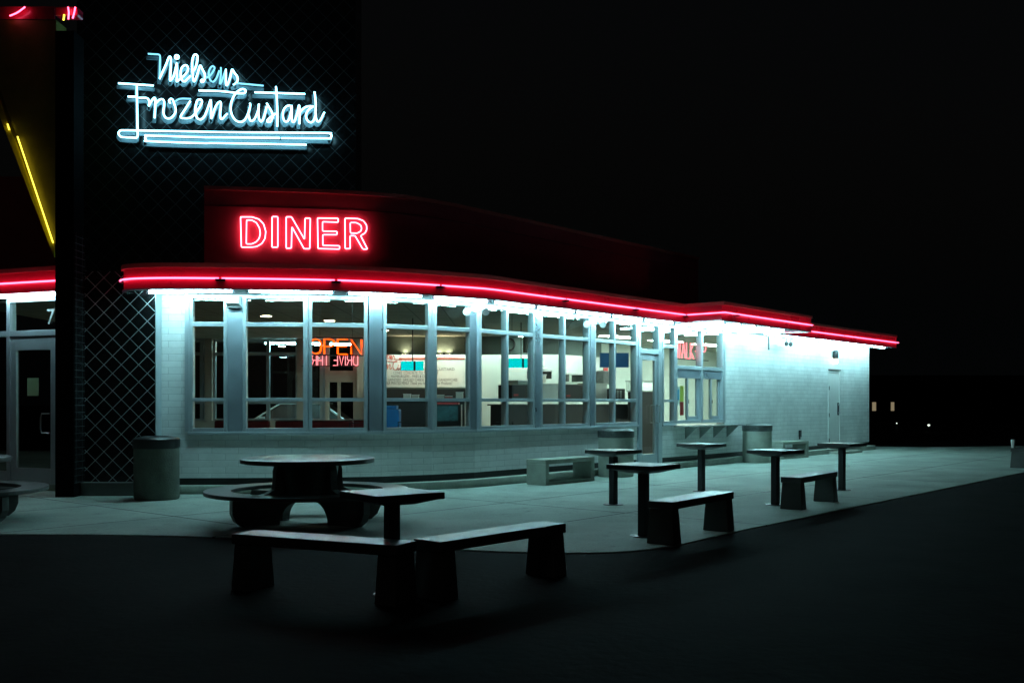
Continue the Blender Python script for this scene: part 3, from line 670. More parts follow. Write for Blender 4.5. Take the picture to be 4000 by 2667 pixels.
# ------------------------------------------------------------------ fluorescent lights
ordn = ['first', 'second', 'third', 'fourth', 'fifth', 'sixth', 'seventh', 'eighth', 'ninth']
def fluoro(Pa, Pb, z, label, group='fluorescent lights under the canopy', em='E_tube'):
    Pa = Vector(Pa); Pb = Vector(Pb); c_ = (Pa + Pb) / 2
    r_ = thing('fluorescent_light', label, 'light fixture', (c_.x, c_.y, z), group)
    t_ = Pb - Pa; L_ = t_.length
    MB().ob(Pa, t_, -.02, L_ + .02, -.05, .05, z + .030, 3.089).ob(Pa, t_, -.03, .0, -.025, .025, z - .02, z + .032).ob(Pa, t_, L_, L_ + .03, -.025, .025, z - .02, z + .030).build('housing', 'alu', r_)
    MB().tube([(Pa.x, Pa.y, z), (Pb.x, Pb.y, z)], .019, 10).build('tube', em, r_, smooth=True)
    return r_
ZT = 3.035
tl = [(583, 1147, 908, 1143), (975, 1144, 1298, 1149), (1362, 1151, 1645, 1163), (1695, 1168, 1901, 1185), (1930, 1190, 2083, 1206), (2098, 1207.5, 2238, 1225), (2251, 1226, 2379, 1242), (2389, 1243, 2505, 1257), (2517, 1259, 2624, 1272)]
for i, (u0, v0, u1, v1) in enumerate(tl):
    def pz(u, v):
        Y = (ZT - EH) * F / (CV - v) - .2; q = Vector((at(u, Y), Y))
        if u > 1680: q = hit(u, -10.80) if u > 1900 else q
        return q
    fluoro(pz(u0, v0), pz(u1, v1), ZT, 'cool white tube light, %s counting from the tower along the curved canopy' % ordn[i])
for i in range(5):
    s_ = 18.42 + i * .70
    fluoro(SN(s_, -11.08), SN(s_, -9.95), ZT, 'cool white tube light, %s crosswise tube under the walk-up canopy counting from the door' % ordn[i], 'crosswise tubes under the walk-up canopy')
for i in range(8):
    s_ = 21.9 + i * 1.0
    fluoro(SN(s_, -10.78), SN(s_ + .90, -10.78), ZT, 'cool white tube light, %s along the blank block wall counting from the walk-up window' % ordn[i], 'tubes along the blank block wall')
tq = (LC[1] - LC[0]).normalized()
fluoro(Vector((-8.35, 15.70)), Vector((-6.85, 15.12)), ZT, 'cool white tube light above the left glass door behind the tower', em='E_tubedim')

# small fittings
e1 = thing('emergency_light', 'white wedge shaped emergency light at the top of the wide window post', 'light', (at(920, 15.25), 15.25, 2.85))
aa = seg_u(W1, W2, 893); ab = seg_u(W1, W2, 946)
MB().vprism([(0, 2.86), (.13, 2.90), (.10, 3.02), (0, 3.02)], lambda b, d, z: (W1.x + (W2 - W1).normalized().x * d, W1.y - b - .03, z), aa, ab).build('housing', 'white', e1, bevel=.01)
MB().ob(W1, W2 - W1, aa, ab, .03, .15, 2.835, 2.858).build('lens', 'galv', e1)
def floodpair(u, n, lab):
    p = hit(u, n) if u > 1870 else Vector((at(u, 16.4), 16.35))
    e = thing('emergency_light', lab, 'light', (p.x, p.y, 2.9))
    b = MB().box(p.x - .07, p.x + .07, p.y - .05, p.y + .05, 2.87, 3.0).build('housing', 'white', e, bevel=.012)
    for sx in (-.13, .13):
        MB().tube([(p.x + sx * .5, p.y - .05, 2.93), (p.x + sx, p.y - .09, 2.90), (p.x + sx * 1.2, p.y - .2, 2.86)], [.02, .055, .062], 12).build('lamp_head', 'white', e, smooth=True)
floodpair(1862, -11.1, 'twin headed white emergency light at the bend of the window front')
floodpair(2320, -11.08, 'twin headed white emergency light above the window nearest the door')
e = thing('wall_lamp', 'lit cylinder wall lamp above the service door', 'lamp', (*hit(3265), 2.5)); q = hit(3265, -11.12)
MB().lathe([(.055, 2.62), (.075, 2.66), (.075, 2.83), (.05, 2.86)], q, 16).build('shade', 'steel_dark', e, smooth=True)
MB().lathe([(.045, 2.50), (.06, 2.53), (.05, 2.619)], q, 14).build('bulb', 'E_lamp', e, smooth=True)
q = hit(3040, -11.1); e = thing('security_camera', 'white box camera under the eave of the blank wall', 'camera', (q.x, q.y, 2.85))
MB().ob(q, AX, -.1, .1, 0, .12, 2.80, 2.92).build('housing', 'white', e, bevel=.01); MB().tube([(q.x, q.y, 2.92), (q.x, q.y, 3.05)], .012).build('bracket', 'alu', e)
for uu, lab in ((3072, 'left dark ball of the two small cameras under the eave'), (3089, 'right dark ball of the two small cameras under the eave')):
    q = hit(uu, -11.05); e = thing('dome_camera', lab, 'camera', (q.x, q.y, 2.85), 'dark ball cameras')
    MB().lathe([(.01, 2.83), (.045, 2.85), (.055, 2.89), (.045, 2.93), (.01, 2.95)], q, 12).build('ball', 'black', e, smooth=True); MB().tube([(q.x, q.y, 2.94), (q.x, q.y, 3.05)], .01).build('stem', 'black', e)
q = hit(3000, -11.15); tag(MB().ob(q, AX, -.01, .01, 0, .04, 2.70, 3.05).build('conduit', 'galv'), 'short dark conduit hanging from the eave beside the tubes', 'conduit')
q = hit(3122, -11.2); e = thing('socket_box', 'dark weatherproof socket box low on the blank wall', 'socket', (q.x, q.y, .7))
MB().ob(q, AX, -.045, .045, .001, .05, .50, .68).build('cover', 'steel_dark', e, bevel=.006); MB().ob(q, AX, -.02, .02, .001, .03, .44, .499).build('conduit', 'steel_dark', e)

# ------------------------------------------------------------------ outdoor furniture
def bench_proto():
    r_ = thing('concrete_bench', '', 'bench')
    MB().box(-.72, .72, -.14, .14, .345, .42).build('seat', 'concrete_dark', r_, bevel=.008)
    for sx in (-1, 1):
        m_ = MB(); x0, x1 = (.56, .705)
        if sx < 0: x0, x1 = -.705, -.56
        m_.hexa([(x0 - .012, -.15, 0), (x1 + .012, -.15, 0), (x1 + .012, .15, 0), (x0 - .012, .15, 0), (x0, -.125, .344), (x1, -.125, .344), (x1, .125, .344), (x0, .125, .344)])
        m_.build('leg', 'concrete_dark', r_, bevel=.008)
    return r_
bp_ = bench_proto(); used = [False]
def bench(c, d, label):
    d = Vector(d); a = math.atan2(d.y, d.x)
    o = bp_ if not used[0] else copy_tree(bp_); used[0] = True
    o.location = (c[0], c[1], -.010 if c[1] < 8.5 else 0); o.rotation_euler = (0, 0, a); o['label'] = label; o['group'] = 'slab benches beside the tables'; o['category'] = 'bench'
def bench_px(uA, vA, uB, vB, label, zb=.42, wside=.14):   # A,B = ends of the near top edge
    a = G(uA, vA, zb); b = G(uB, vB, zb); d = Vector((b.x - a.x, b.y - a.y)); t_ = d.normalized(); nrm = Vector((-t_.y, t_.x)) * wside
    c_ = (Vector(a[:2]) + Vector(b[:2])) / 2 + nrm
    bench(c_, d, label)
bench_px(872, 2076, 1585, 2127, 'dark slab bench in the foreground with a red reflection on its seat')
bench_px(1748, 2107, 2193, 2041, 'dark slab bench in the foreground, the right one of the pair, with a pale seat')
bench_px(2629, 1961, 2867, 1920, 'slab bench in front of the square tables near the entrance door')
bench_px(3121, 1866.5, 3280, 1839.6, 'slab bench between the two right hand square tables')
rb = G(3990, 1829.5); bench((rb.x + .47, rb.y + .72), AX, 'slab bench at the far right edge with a paper cup on it')
def cup():
    p = Vector((rb.x + .0, rb.y + .35)); r_ = thing('paper_cup', 'pale paper cup standing on the far right bench', 'cup', (p.x, p.y, .42))
    MB().lathe([(.032, .422), (.045, .58)], p, 18).build('cup', 'paper', r_, smooth=True); MB().lathe([(.047, .581), (.047, .60), (.03, .605)], p, 18).build('lid', 'white', r_)
cup()
# open box benches along the wall
def boxbench(uA, vA, uB, vB, L_, label):
    a = G(uA, vA); b = G(uB, vB); t_ = Vector((b.x - a.x, b.y - a.y)).normalized(); n_ = Vector((t_.y, -t_.x))
    r_ = thing('open_bench', label, 'bench', (a.x, a.y, 0), 'open concrete benches by the wall')
    P_ = Vector(a[:2])
    MB().ob(P_, t_, 0, L_, -.42, 0, .355, .43).build('seat', 'concrete', r_, bevel=.008)
    MB().ob(P_, t_, 0, .10, -.415, -.004, 0, .354).build('leg', 'concrete', r_, bevel=.006)
    MB().ob(P_, t_, L_ - .10, L_, -.415, -.004, 0, .354).build('leg', 'concrete', r_, bevel=.006)
    MB().ob(P_, t_, .102, L_ - .102, -.41, -.008, 0, .055).build('base', 'concrete', r_)
boxbench(2132, 1896, 2327, 1876, 1.42, 'pale open concrete bench against the curved window wall')
boxbench(3059, 1793, 3160, 1786, 1.2, 'pale open concrete bench against the blank block wall')
# litter bins
M['concrete_shaded'] = principled('shaded_concrete', (.13, .145, .12), .85, noise=.3, scale=5, bump=.5)  # darker copy of the concrete, shade put into the colour for one bin
def bin_(u, v, rad, label, lidm, bm_='concrete'):
    f_ = G(u, v); k = f_.x / f_.y; Yc = f_.y + rad; c_ = (k * Yc, Yc)
    r_ = thing('litter_bin', label, 'bin', (c_[0], c_[1], 0), 'round concrete litter bins')
    MB().lathe([(rad - .015, 0), (rad, .02), (rad, .74), (rad - .02, .75)], c_, 48).build('body', bm_, r_, smooth=True)
    MB().lathe([(rad + .006, .735), (rad + .012, .75), (rad + .012, .865), (rad - .01, .885), (rad - .12, .905), (.16, .91), (.15, .87)], c_, 48).build('lid', lidm, r_, smooth=True)
bin_(612, 1956, .315, 'round concrete litter bin in shadow beside the black tiled tower', 'black', 'concrete_shaded')
bin_(2406, 1864, .335, 'round concrete litter bin beside the entrance door', 'galv')
bin_(2957.5, 1808.5, .335, 'round concrete litter bin right of the walk-up shelf', 'galv')
# square pedestal tables
tp = thing('pedestal_table', '', 'table', (0, 0, 0))
MB().box(-.278, .278, -.278, .278, .70, .75).build('top', 'tabletop', tp, bevel=.006)
MB().hexa([(-.12, -.12, .66), (.12, -.12, .66), (.12, .12, .66), (-.12, .12, .66), (-.25, -.25, .699), (.25, -.25, .699), (.25, .25, .699), (-.25, .25, .699)]).build('plate', 'steel_dark', tp)
MB().box(-.045, .045, -.045, .045, .008, .662).build('post', 'steel_dark', tp, bevel=.006)
MB().lathe([(.14, 0), (.135, .008), (.04, .009)], (0, 0), 24).build('foot_plate', 'steel_dark', tp)
tabs = [(2396, 5367 / 395, 45, 'square pedestal table between the wall bench and the bin'), (2514, 10.35, 49, 'square pedestal table standing at the left end of the slab bench near the door'), (2740, 15.65, 44, 'square pedestal table in front of the walk-up shelf'),
        (3029, 13.55, 43, 'square pedestal table at the left end of the right hand slab bench'), (3289, 15.85, 44, 'square pedestal table farthest right, beyond the slab bench'), (1531, 7.25, 38, 'square pedestal table nearest the camera beside the round table')]
for i, (u, Y, rz, lab) in enumerate(tabs):
    o = tp if i == 0 else copy_tree(tp)
    o.location = (at(u, Y), Y, 0 if Y > 9 else -.010); o.rotation_euler = (0, 0, R(rz)); o['label'] = lab; o['group'] = 'square pedestal tables'; o['category'] = 'table'
# round table with ring bench
rt = thing('round_table', 'round concrete picnic table with ring bench near the middle left', 'table', (0, 0, 0), 'round concrete picnic tables')
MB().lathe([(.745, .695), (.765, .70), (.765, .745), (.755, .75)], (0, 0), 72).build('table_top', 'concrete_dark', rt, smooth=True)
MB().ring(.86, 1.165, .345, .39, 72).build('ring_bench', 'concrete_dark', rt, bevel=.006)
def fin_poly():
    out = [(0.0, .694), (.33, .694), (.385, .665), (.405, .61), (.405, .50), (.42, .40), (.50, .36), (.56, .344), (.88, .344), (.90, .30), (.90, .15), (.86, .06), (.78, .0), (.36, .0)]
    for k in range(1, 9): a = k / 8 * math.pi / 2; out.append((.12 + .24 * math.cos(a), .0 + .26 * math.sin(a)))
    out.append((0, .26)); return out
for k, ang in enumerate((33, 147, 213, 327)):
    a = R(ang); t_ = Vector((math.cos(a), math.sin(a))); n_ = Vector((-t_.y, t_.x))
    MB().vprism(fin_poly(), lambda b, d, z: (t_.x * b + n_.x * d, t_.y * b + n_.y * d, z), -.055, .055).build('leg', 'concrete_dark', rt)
MB().lathe([(.30, .28), (.33, .5), (.36, .694)], (0, 0), 24).build('pedestal', 'concrete_dark', rt, smooth=True)
YT = 11.55
rt.location = (at(1203, YT), YT, 0)
dup(rt, (at(-237, YT + .1), YT + .1, 0), R(20), 'round concrete picnic table cut off by the left edge of the view')

# ------------------------------------------------------------------ interior
MB().prism([Vector((-9.3, 16.6)), Vector((-6.1, 15.5)), W1 + Vector((0, .12)), W2 + Vector((0, .12)), W5 + Vector((-.1, .15)), SN(sW6, -11.32), SN(29.4, -11.45), SN(29.4, -16.2), Vector((.8, 25.8)), Vector((-9.4, 25.8))], .0, .10).build('floor', 'floor', D)
ceilp = [Vector((-9.3, 16.6)), Vector((-6.1, 15.5)), W1 + Vector((0, .12)), W2 + Vector((0, .12)), W5 + Vector((-.1, .15)), SN(sW6, -11.32), SN(29.4, -11.42), SN(29.4, -16.2), Vector((.8, 25.8)), Vector((-9.4, 25.8))]
ceilmat = brickmat('ceiling_tiles', (.42, .45, .38), (.18, .20, .17), .61, .61, .01, offset=0, rough=.9, bump=.2, noise=.15)
MB().prism(ceilp, 3.050, 3.0555).build('ceiling', ceilmat, D)
# far wall with windows (towards the drive-through)
FW = 25.7
fx = lambda u: at(u, FW)
fwl = MB(); fwl.box(-9.5, fx(1270), FW, FW + .15, .0, .94)
fwl.build('far_wall', 'cream', D)
MB().box(fx(805), fx(832), FW - .1, FW + .15, .94, 3.05).box(fx(1163), fx(1205), FW - .1, FW + .15, .94, 3.05).box(fx(1396), fx(1436), FW - .1, FW + .15, .1, 3.05).build('column', 'cream', D)
MB().box(fx(1436), 1.25, FW, FW + .15, .1, 3.05).build('menu_wall', principled('menu_wall', (.60, .66, .62), .6), D)
MB().strip([SN(20.45, -16), SN(29.5, -16.0)], .1, 3.05, .12).build('kitchen_wall', 'green_white', D)
MB().strip([SN(29.4, -11.45), SN(29.4, -16.0)], .1, 3.05, .02).build('end_wall', 'green_white', D)
def farwin(u0, u1, mu, z0=.94):
    m_ = MB(); x0, x1 = fx(u0), fx(u1); z1 = 3.04
    m_.box(x0, x0 + .05, FW, FW + .12, z0, z1).box(x1 - .05, x1, FW, FW + .12, z0, z1).box(x0 + .05, x1 - .05, FW, FW + .12, z1 - .06, z1).box(x0 + .05, x1 - .05, FW, FW + .12, z0, z0 + .05)
    for a in mu: m_.box(fx(a) - .04, fx(a) + .04, FW - .004, FW + .124, z0 + .05, z1 - .06)
    m_.box(x0 + .05, x1 - .05, FW + .004, FW + .116, 1.37, 1.43).box(x0 + .05, x1 - .05, FW + .004, FW + .116, 2.62, 2.70)
    o = m_.build('window', 'alu', D); MB().box(x0 + .04, x1 - .04, FW + .05, FW + .056, z0 + .04, z1 - .05).build('pane', 'glass', o)
farwin(660, 804, [787]); farwin(833, 1162, [1046]); farwin(1206, 1270, [1255])
m_ = MB(); m_.box(fx(1271), fx(1285), FW - .02, FW + .12, .1, 3.04).box(fx(1380), fx(1395), FW - .02, FW + .12, .1, 3.04).box(fx(1285), fx(1380), FW - .02, FW + .12, 1.93, 2.22).box(fx(1285), fx(1380), FW, FW + .12, 2.98, 3.04).box(fx(1318), fx(1329), FW, FW + .1, .1, 1.93).box(fx(1285), fx(1318), FW, FW + .1, .1, .9)
o = m_.build('back_door', 'cream', D); MB().box(fx(1285), fx(1380), FW + .05, FW + .056, .1, 2.98).build('pane', 'glass', o)
# bulkhead, set forward to hide added tubes that brighten the back walls
MB().box(fx(1436) + .02, 1.1, 24.9, 24.98, 2.60, 3.049).build('bulkhead', 'teal_dark', D)
MB().strip([SN(sU(2052, -15.2), -15.2), SN(21.5, -15.2)], 2.60, 3.049, .08).build('bulkhead', 'teal_dark', D)
def panel_light(cx, cy, t_, l_, w_, label, grp, m='E_kit'):  # serves the kitchen panels and the added wall-brightening tubes
    r_ = thing('ceiling_light', label, 'ceiling light', (cx, cy, 3.0), grp)
    P_ = Vector((cx, cy)); MB().ob(P_, t_, -l_ / 2 - .03, l_ / 2 + .03, -w_ / 2 - .03, w_ / 2 + .03, 3.02, 3.048).build('frame', 'white', r_)
    MB().ob(P_, t_, -l_ / 2, l_ / 2, -w_ / 2, w_ / 2, 3.008, 3.019).build('diffuser', m, r_)
for i, x in enumerate((-2.7, -1.3, .1)):
    panel_light(x, 25.3, (1, 0), 1.1, .10, 'added unseen tube behind the dark bulkhead, %s from the left over the menu wall' % ordn[i], 'added wall-brightening tubes')
for i in range(3):
    p = SN(18.2 + i * 1.4, -15.6) if i else SN(sU(2060, -15.6) + .3, -15.6)
    panel_light(p.x, p.y, AX, 1.1, .12, 'added unseen tube over the kitchen wall, %s from the left' % ordn[i], 'added wall-brightening tubes')
for i in range(4):
    p = SN(20.4 + i * 2.2, -13.9)
    panel_light(p.x, p.y, AX, 1.2, .35, 'kitchen ceiling panel light, %s from the entrance' % ordn[i], 'kitchen panel lights')
dls = [(1040, 1233, 'right of the wide window post'), (1287, 1251, 'above the orange OPEN sign'), (850, 1326, 'seen low in the first window'), (1590, 1372, 'in front of the menu board left side'), (1888, 1293, 'in the sixth window top corner'), (2160, 1331, 'in the seventh window'), (2352, 1345, 'in the eighth window'), (1500, 1290, 'left of the menu board'), (1100, 1352, 'deep near the far windows')]
for u, v, wh in dls:
    Y = (3.04 - EH) * F / (CV - v); p = Vector((at(u, Y), Y))
    r_ = thing('downlight', 'small warm recessed downlight ' + wh, 'ceiling light', (p.x, p.y, 3.0), 'warm recessed downlights')
    MB().ring(.10, .125, 3.03, 3.048, 24, p).build('rim', 'white', r_); MB().lathe([(.098, 3.030), (.098, 3.045)], p, 20).build('lens', 'E_warm', r_)
# extra lights low on the soffit over the menu board
for i, u in enumerate((1587, 1720, 1755)):
    Y = 25.05 if i != 2 else 25.3
    p = Vector((at(u, Y), 24.82))
    r_ = thing('spot_lamp', 'small warm spot lamp under the dark bulkhead, %s from the left' % ordn[i], 'lamp', (p.x, p.y, 2.6), 'spot lamps over the menu')
    MB().lathe([(.07, 2.575), (.07, 2.60)], p, 16).build('lens', 'E_warm', r_); MB().ring(.072, .085, 2.58, 2.64, 16, p).build('rim', 'white', r_)

# menu board
r_ = thing('back_counter', 'dark back counter against the wall below the menu board', 'counter', (fx(1600), 25.4, .1))
MB().box(fx(1438), fx(1822), 25.25, 25.69, .1, 1.74).build('base', 'darkcase', r_); MB().box(fx(1438), fx(1824), 25.23, 25.69, 1.741, 1.775).build('worktop', 'teal_dark', r_)
MBd = thing('menu_board', 'white menu board with red script logo and rows of dark lettering', 'menu board', (fx(1600), FW, 1.8))
MB().box(fx(1440), fx(1816), FW - .06, FW - .002, zv(1511, FW), zv(1404, FW)).box(fx(1440), fx(1560), FW - .06, FW - .002, zv(1404, FW) + .001, zv(1332, FW)).build('panel', 'board', MBd)
MB().box(fx(1440), fx(1558), FW - .075, FW - .061, zv(1334, FW), zv(1328, FW)).build('header_strip', 'redink', MBd)
MB().box(fx(1560), fx(1816), FW - .075, FW - .002, zv(1403, FW), zv(1398, FW)).build('header_strip', 'redink', MBd)
by = FW - .065
tf = lambda u, v: (lambda x, y: (fx(u) + x, by, zv(v, FW) + y))
text_mesh('lettering', 'Welcome to', .17, tf(1462, 1352), 'ink', MBd, shear=.3)
def logo(u0, v0, sc):
    mb = MB()
    for st in (N1, N2, N3, N4, N5, N6, N7, F1, F3, F4, F5, F6, F7, F8, F9, F10, F11, F12, F13, F14, F15, F16):
        pts = spl(st); mb.tube([(fx(u0 + (p[0] - 470) * sc), by, zv(v0 + (p[1] - 210) * sc, FW)) for p in pts], .009, 5)
    mb.build('script_logo', 'redink', MBd)
logo(1414, 1369, .28)
rows = [(1447, '-  OUR FRESH FROZEN CUSTARD', 1535, 1776), (1461, '-  CONES  CONCRETE  TO TAKE HOME', 1528, 1713), (1474.5, '-  HAMBURGERS - FRIES & DRINKS', 1518, 1690), (1488, '-  GRINDERS  GRILLED CHEESE  CHICKEN SANDWICHES', 1506, 1787), (1502, 'OUR PRINTED MENU!', 1506, 1598)]
for v, tx, u, u1 in rows: text_mesh('lettering', tx, .10 if v < 1500 else .115, tf(u, v), 'ink', MBd, fit=fx(u1) - fx(u))
text_mesh('lettering', 'Thank you for Trying Our Products!', .12, tf(1602, 1502), 'ink', MBd, shear=.25, fit=fx(1767) - fx(1602))

# hanging light boxes
def lightbox(u0, u1, v0, v1, Y, m, label, strap=True):
    x0, x1 = at(u0, Y), at(u1, Y); z0, z1 = zv(v1, Y), zv(v0, Y)
    r_ = thing('hanging_sign', label, 'hanging sign', ((x0 + x1) / 2, Y, z1), 'hanging box signs')
    MB().box(x0, x1, Y, Y + .12, z0, z1).build('box', m, r_)
    xm = x0 + (x1 - x0) * .62
    if strap: MB().box(xm - .02, xm + .02, Y - .012, Y - .002, z0 - .01, z1 + .005).build('strap', 'black', r_)
    MB().box(xm - .05, xm - .03, Y + .03, Y + .05, z1 + .001, 3.049).build('rod', 'black', r_)
lightbox(1566, 1652, 1411, 1446, 19.5, 'E_cyan', 'glowing turquoise box sign hanging in front of the menu board')
lightbox(1986, 2078, 1400, 1435, 20.5, 'E_cyan', 'glowing turquoise box sign hanging in the window left of the middle post')
lightbox(2344, 2456, 1378, 1434, 22.5, 'navy', 'dark blue box sign hanging behind the window nearest the door', False)
p = (at(1988, 24.8), 24.86); r_ = thing('wall_clock', 'round wall clock with thick black rim on the dark bulkhead', 'clock', (p[0], p[1], 2.8))
def vring(mb, cx, Y, cz_, ri, ro, th, n=36):
    vs = []; fs = []
    for (r1, y1) in ((ri, Y), (ro, Y), (ro, Y + th), (ri, Y + th)):
        for j in range(n): a = 2 * math.pi * j / n; vs.append((cx + r1 * math.cos(a), y1, cz_ + r1 * math.sin(a)))
    for i in range(4):
        for j in range(n): fs.append((i * n + j, i * n + (j + 1) % n, ((i + 1) % 4) * n + (j + 1) % n, ((i + 1) % 4) * n + j))
    return mb.add(vs, fs)
cz_ = zv(1345, 24.8)
vring(MB(), p[0], 24.84, cz_, .125, .165, .04).build('rim', 'black', r_); vring(MB(), p[0], 24.872, cz_, .001, .124, .01).build('face', 'teal_dark', r_)
MB().box(p[0] - .005, p[0] + .005, 24.862, 24.866, cz_, cz_ + .09).box(p[0], p[0] + .07, 24.862, 24.866, cz_ - .005, cz_ + .005).build('hands', 'black', r_)

# letters as single strokes for window neon
STK = {'O': [[(0, 2), (0, 4), (.4, 5.4), (1.5, 6), (2.6, 5.4), (3, 4), (3, 2), (2.6, .6), (1.5, 0), (.4, .6), (0, 2)]],
 'P': [[(0, 0), (0, 6), (1.8, 6), (2.7, 5.5), (3, 4.6), (2.7, 3.6), (1.8, 3), (0, 3)]], 'E': [[(2.8, 6), (0, 6), (0, 0), (2.8, 0)], [(0, 3.1), (2.4, 3.1)]],
 'N': [[(0, 0), (0, 6), (3, 0), (3, 6)]], 'W': [[(0, 6), (.9, 0), (1.8, 5), (2.7, 0), (3.6, 6)]], 'A': [[(0, 0), (1.5, 6), (3, 0)], [(.6, 2.2), (2.4, 2.2)]],
 'L': [[(0, 6), (0, 0), (2.5, 0)]], 'K': [[(0, 0), (0, 6)], [(2.8, 6), (0, 3), (2.8, 0)]], '-': [[(.2, 3), (1.6, 3)]], 'U': [[(0, 6), (0, 1.2), (.6, .2), (1.5, 0), (2.4, .2), (3, 1.2), (3, 6)]],
 'D': [[(0, 0), (0, 6), (1.4, 6), (2.6, 5.2), (3, 3), (2.6, .8), (1.4, 0), (0, 0)]], 'R': [[(0, 0), (0, 6), (1.8, 6), (2.7, 5.4), (2.7, 3.8), (1.8, 3.1), (0, 3.1)], [(1.6, 3.1), (3, 0)]],
 'I': [[(0, 0), (0, 6)]], 'V': [[(0, 6), (1.4, 0), (2.8, 6)]], 'T': [[(1.4, 0), (1.4, 6)], [(0, 6), (2.8, 6)]], 'H': [[(0, 0), (0, 6)], [(3, 0), (3, 6)], [(0, 3), (3, 3)]], ' ': []}
ADV = {'I': 1.1, 'L': 3.4, '-': 2.4, ' ': 1.8, 'W': 4.6}
def neon_text(txt, fn, m, parent, r_=.008, double=0):
    x = 0
    for ch in txt:
        if STK[ch]:
            mb = MB()
            for st in STK[ch]:
                pts = st if ch != 'O' else st
                mb.tube([fn(x + a, b) for a, b in pts], r_, 6, closed=False)
                if double == 1: mb.tube([fn(x + a * .72 + .42, .5 + b * .84) for a, b in pts], r_, 6)
                if double == 2: mb.tube([fn(x + a + .28, b - .16) for a, b in pts], r_ * .8, 6)
            mb.build('letter', m, parent)
        x += ADV.get(ch, 3.9)
    return x
# OPEN sign, hung behind the third window
tN = (W3 - W2).normalized(); oP = W2 + tN * seg_u(W2, W3, 1220) + Vector((-tN.y, tN.x)) * .16
zo = zv(1382, 15.6); ho = (zv(1324, 15.6) - zo) / 6
op = thing('open_sign', 'orange neon OPEN sign hanging behind the third window', 'neon sign', (oP.x + .4, oP.y, zo + .2))
MB().ob(oP, tN, -.06, .80, -.02, -.005, zo - .03, zo - .012).ob(oP, tN, -.06, .80, -.02, -.005, zo + 6 * ho + .012, zo + 6 * ho + .03).ob(oP, tN, -.06, -.045, -.021, -.004, zo - .03, zo + 6 * ho + .03).ob(oP, tN, .785, .80, -.021, -.004, zo - .03, zo + 6 * ho + .03).build('backing', 'black', op)
so_x = .0535
neon_text('OPEN', lambda a, b: (oP.x + tN.x * (a * so_x - .03), oP.y + tN.y * (a * so_x - .03), zo + b * ho), 'E_orange', op, .008, double=2)
for a in (.12, .62): MB().tube([(oP.x + tN.x * a, oP.y + tN.y * a, zo + 6 * ho + .03), (oP.x + tN.x * a, oP.y + tN.y * a, 3.049)], .003, 5).build('chain', 'steel_dark', op)
# DRIVE THRU in the far window, read from outside (mirrored from here)
zd = zv(1427, FW - .1)
ds = thing('drive_thru_sign', 'pink neon DRIVE THRU sign seen mirrored in the far window', 'neon sign', (fx(1300), FW - .1, zd))
xw = fx(1400); kx = (fx(1400) - fx(1180)) / 36.0
neon_text('DRIVE THRU', lambda a, b: (xw - a * kx, FW - .12, zd + b * .043), 'E_pink', ds, .011)
MB().box(fx(1182), xw + .02, FW - .105, FW - .10, zd - .03, zd - .01).build('bar', 'black', ds)
# WALK-UP sign
Pk = hit(2643, -11.36); zk = zv(1398, hit(2700).y)
wk_ = thing('walk_up_sign', 'pink neon WALK-UP sign inside the serving window', 'neon sign', (Pk.x + .5, Pk.y + .5, zk))
kk = (sU(2768, -11.36) - sU(2640, -11.36)) / 27.9
neon_text('WALK-UP', lambda a, b: (Pk.x + AX.x * (a * kk - .02), Pk.y + AX.y * (a * kk - .02), zk + b * .058), 'E_pink', wk_, .015)
MB().ob(Pk, AX, 0, 1.45, -.03, -.024, zk - .03, zk - .01).build('bar', 'black', wk_)
# paper notices on the serving window
def notice(a0, a1, z0, z1, m, label, b=-.045):
    tag(MB().ob(SN(sU(2636), -11.2), AX, a0, a1, b, b + .003, z0, z1).build('notice', m), label, 'notice', 'papers taped inside the serving window')
notice(.10, .28, 1.34, 1.74, 'paper', 'white notice at the left of the first serving pane')
notice(.15, .24, 1.45, 1.68, 'posterblue', 'blue poster over the white notice in the first serving pane', -.041)
notice(.285, .44, 1.42, 1.76, 'posteryel', 'yellow poster in the first serving pane')
notice(.285, .44, 1.12, 1.415, 'posterred', 'red poster below the yellow one')
notice(1.13, 1.30, 1.30, 1.62, 'paper', 'plain white sheet in the second serving window')
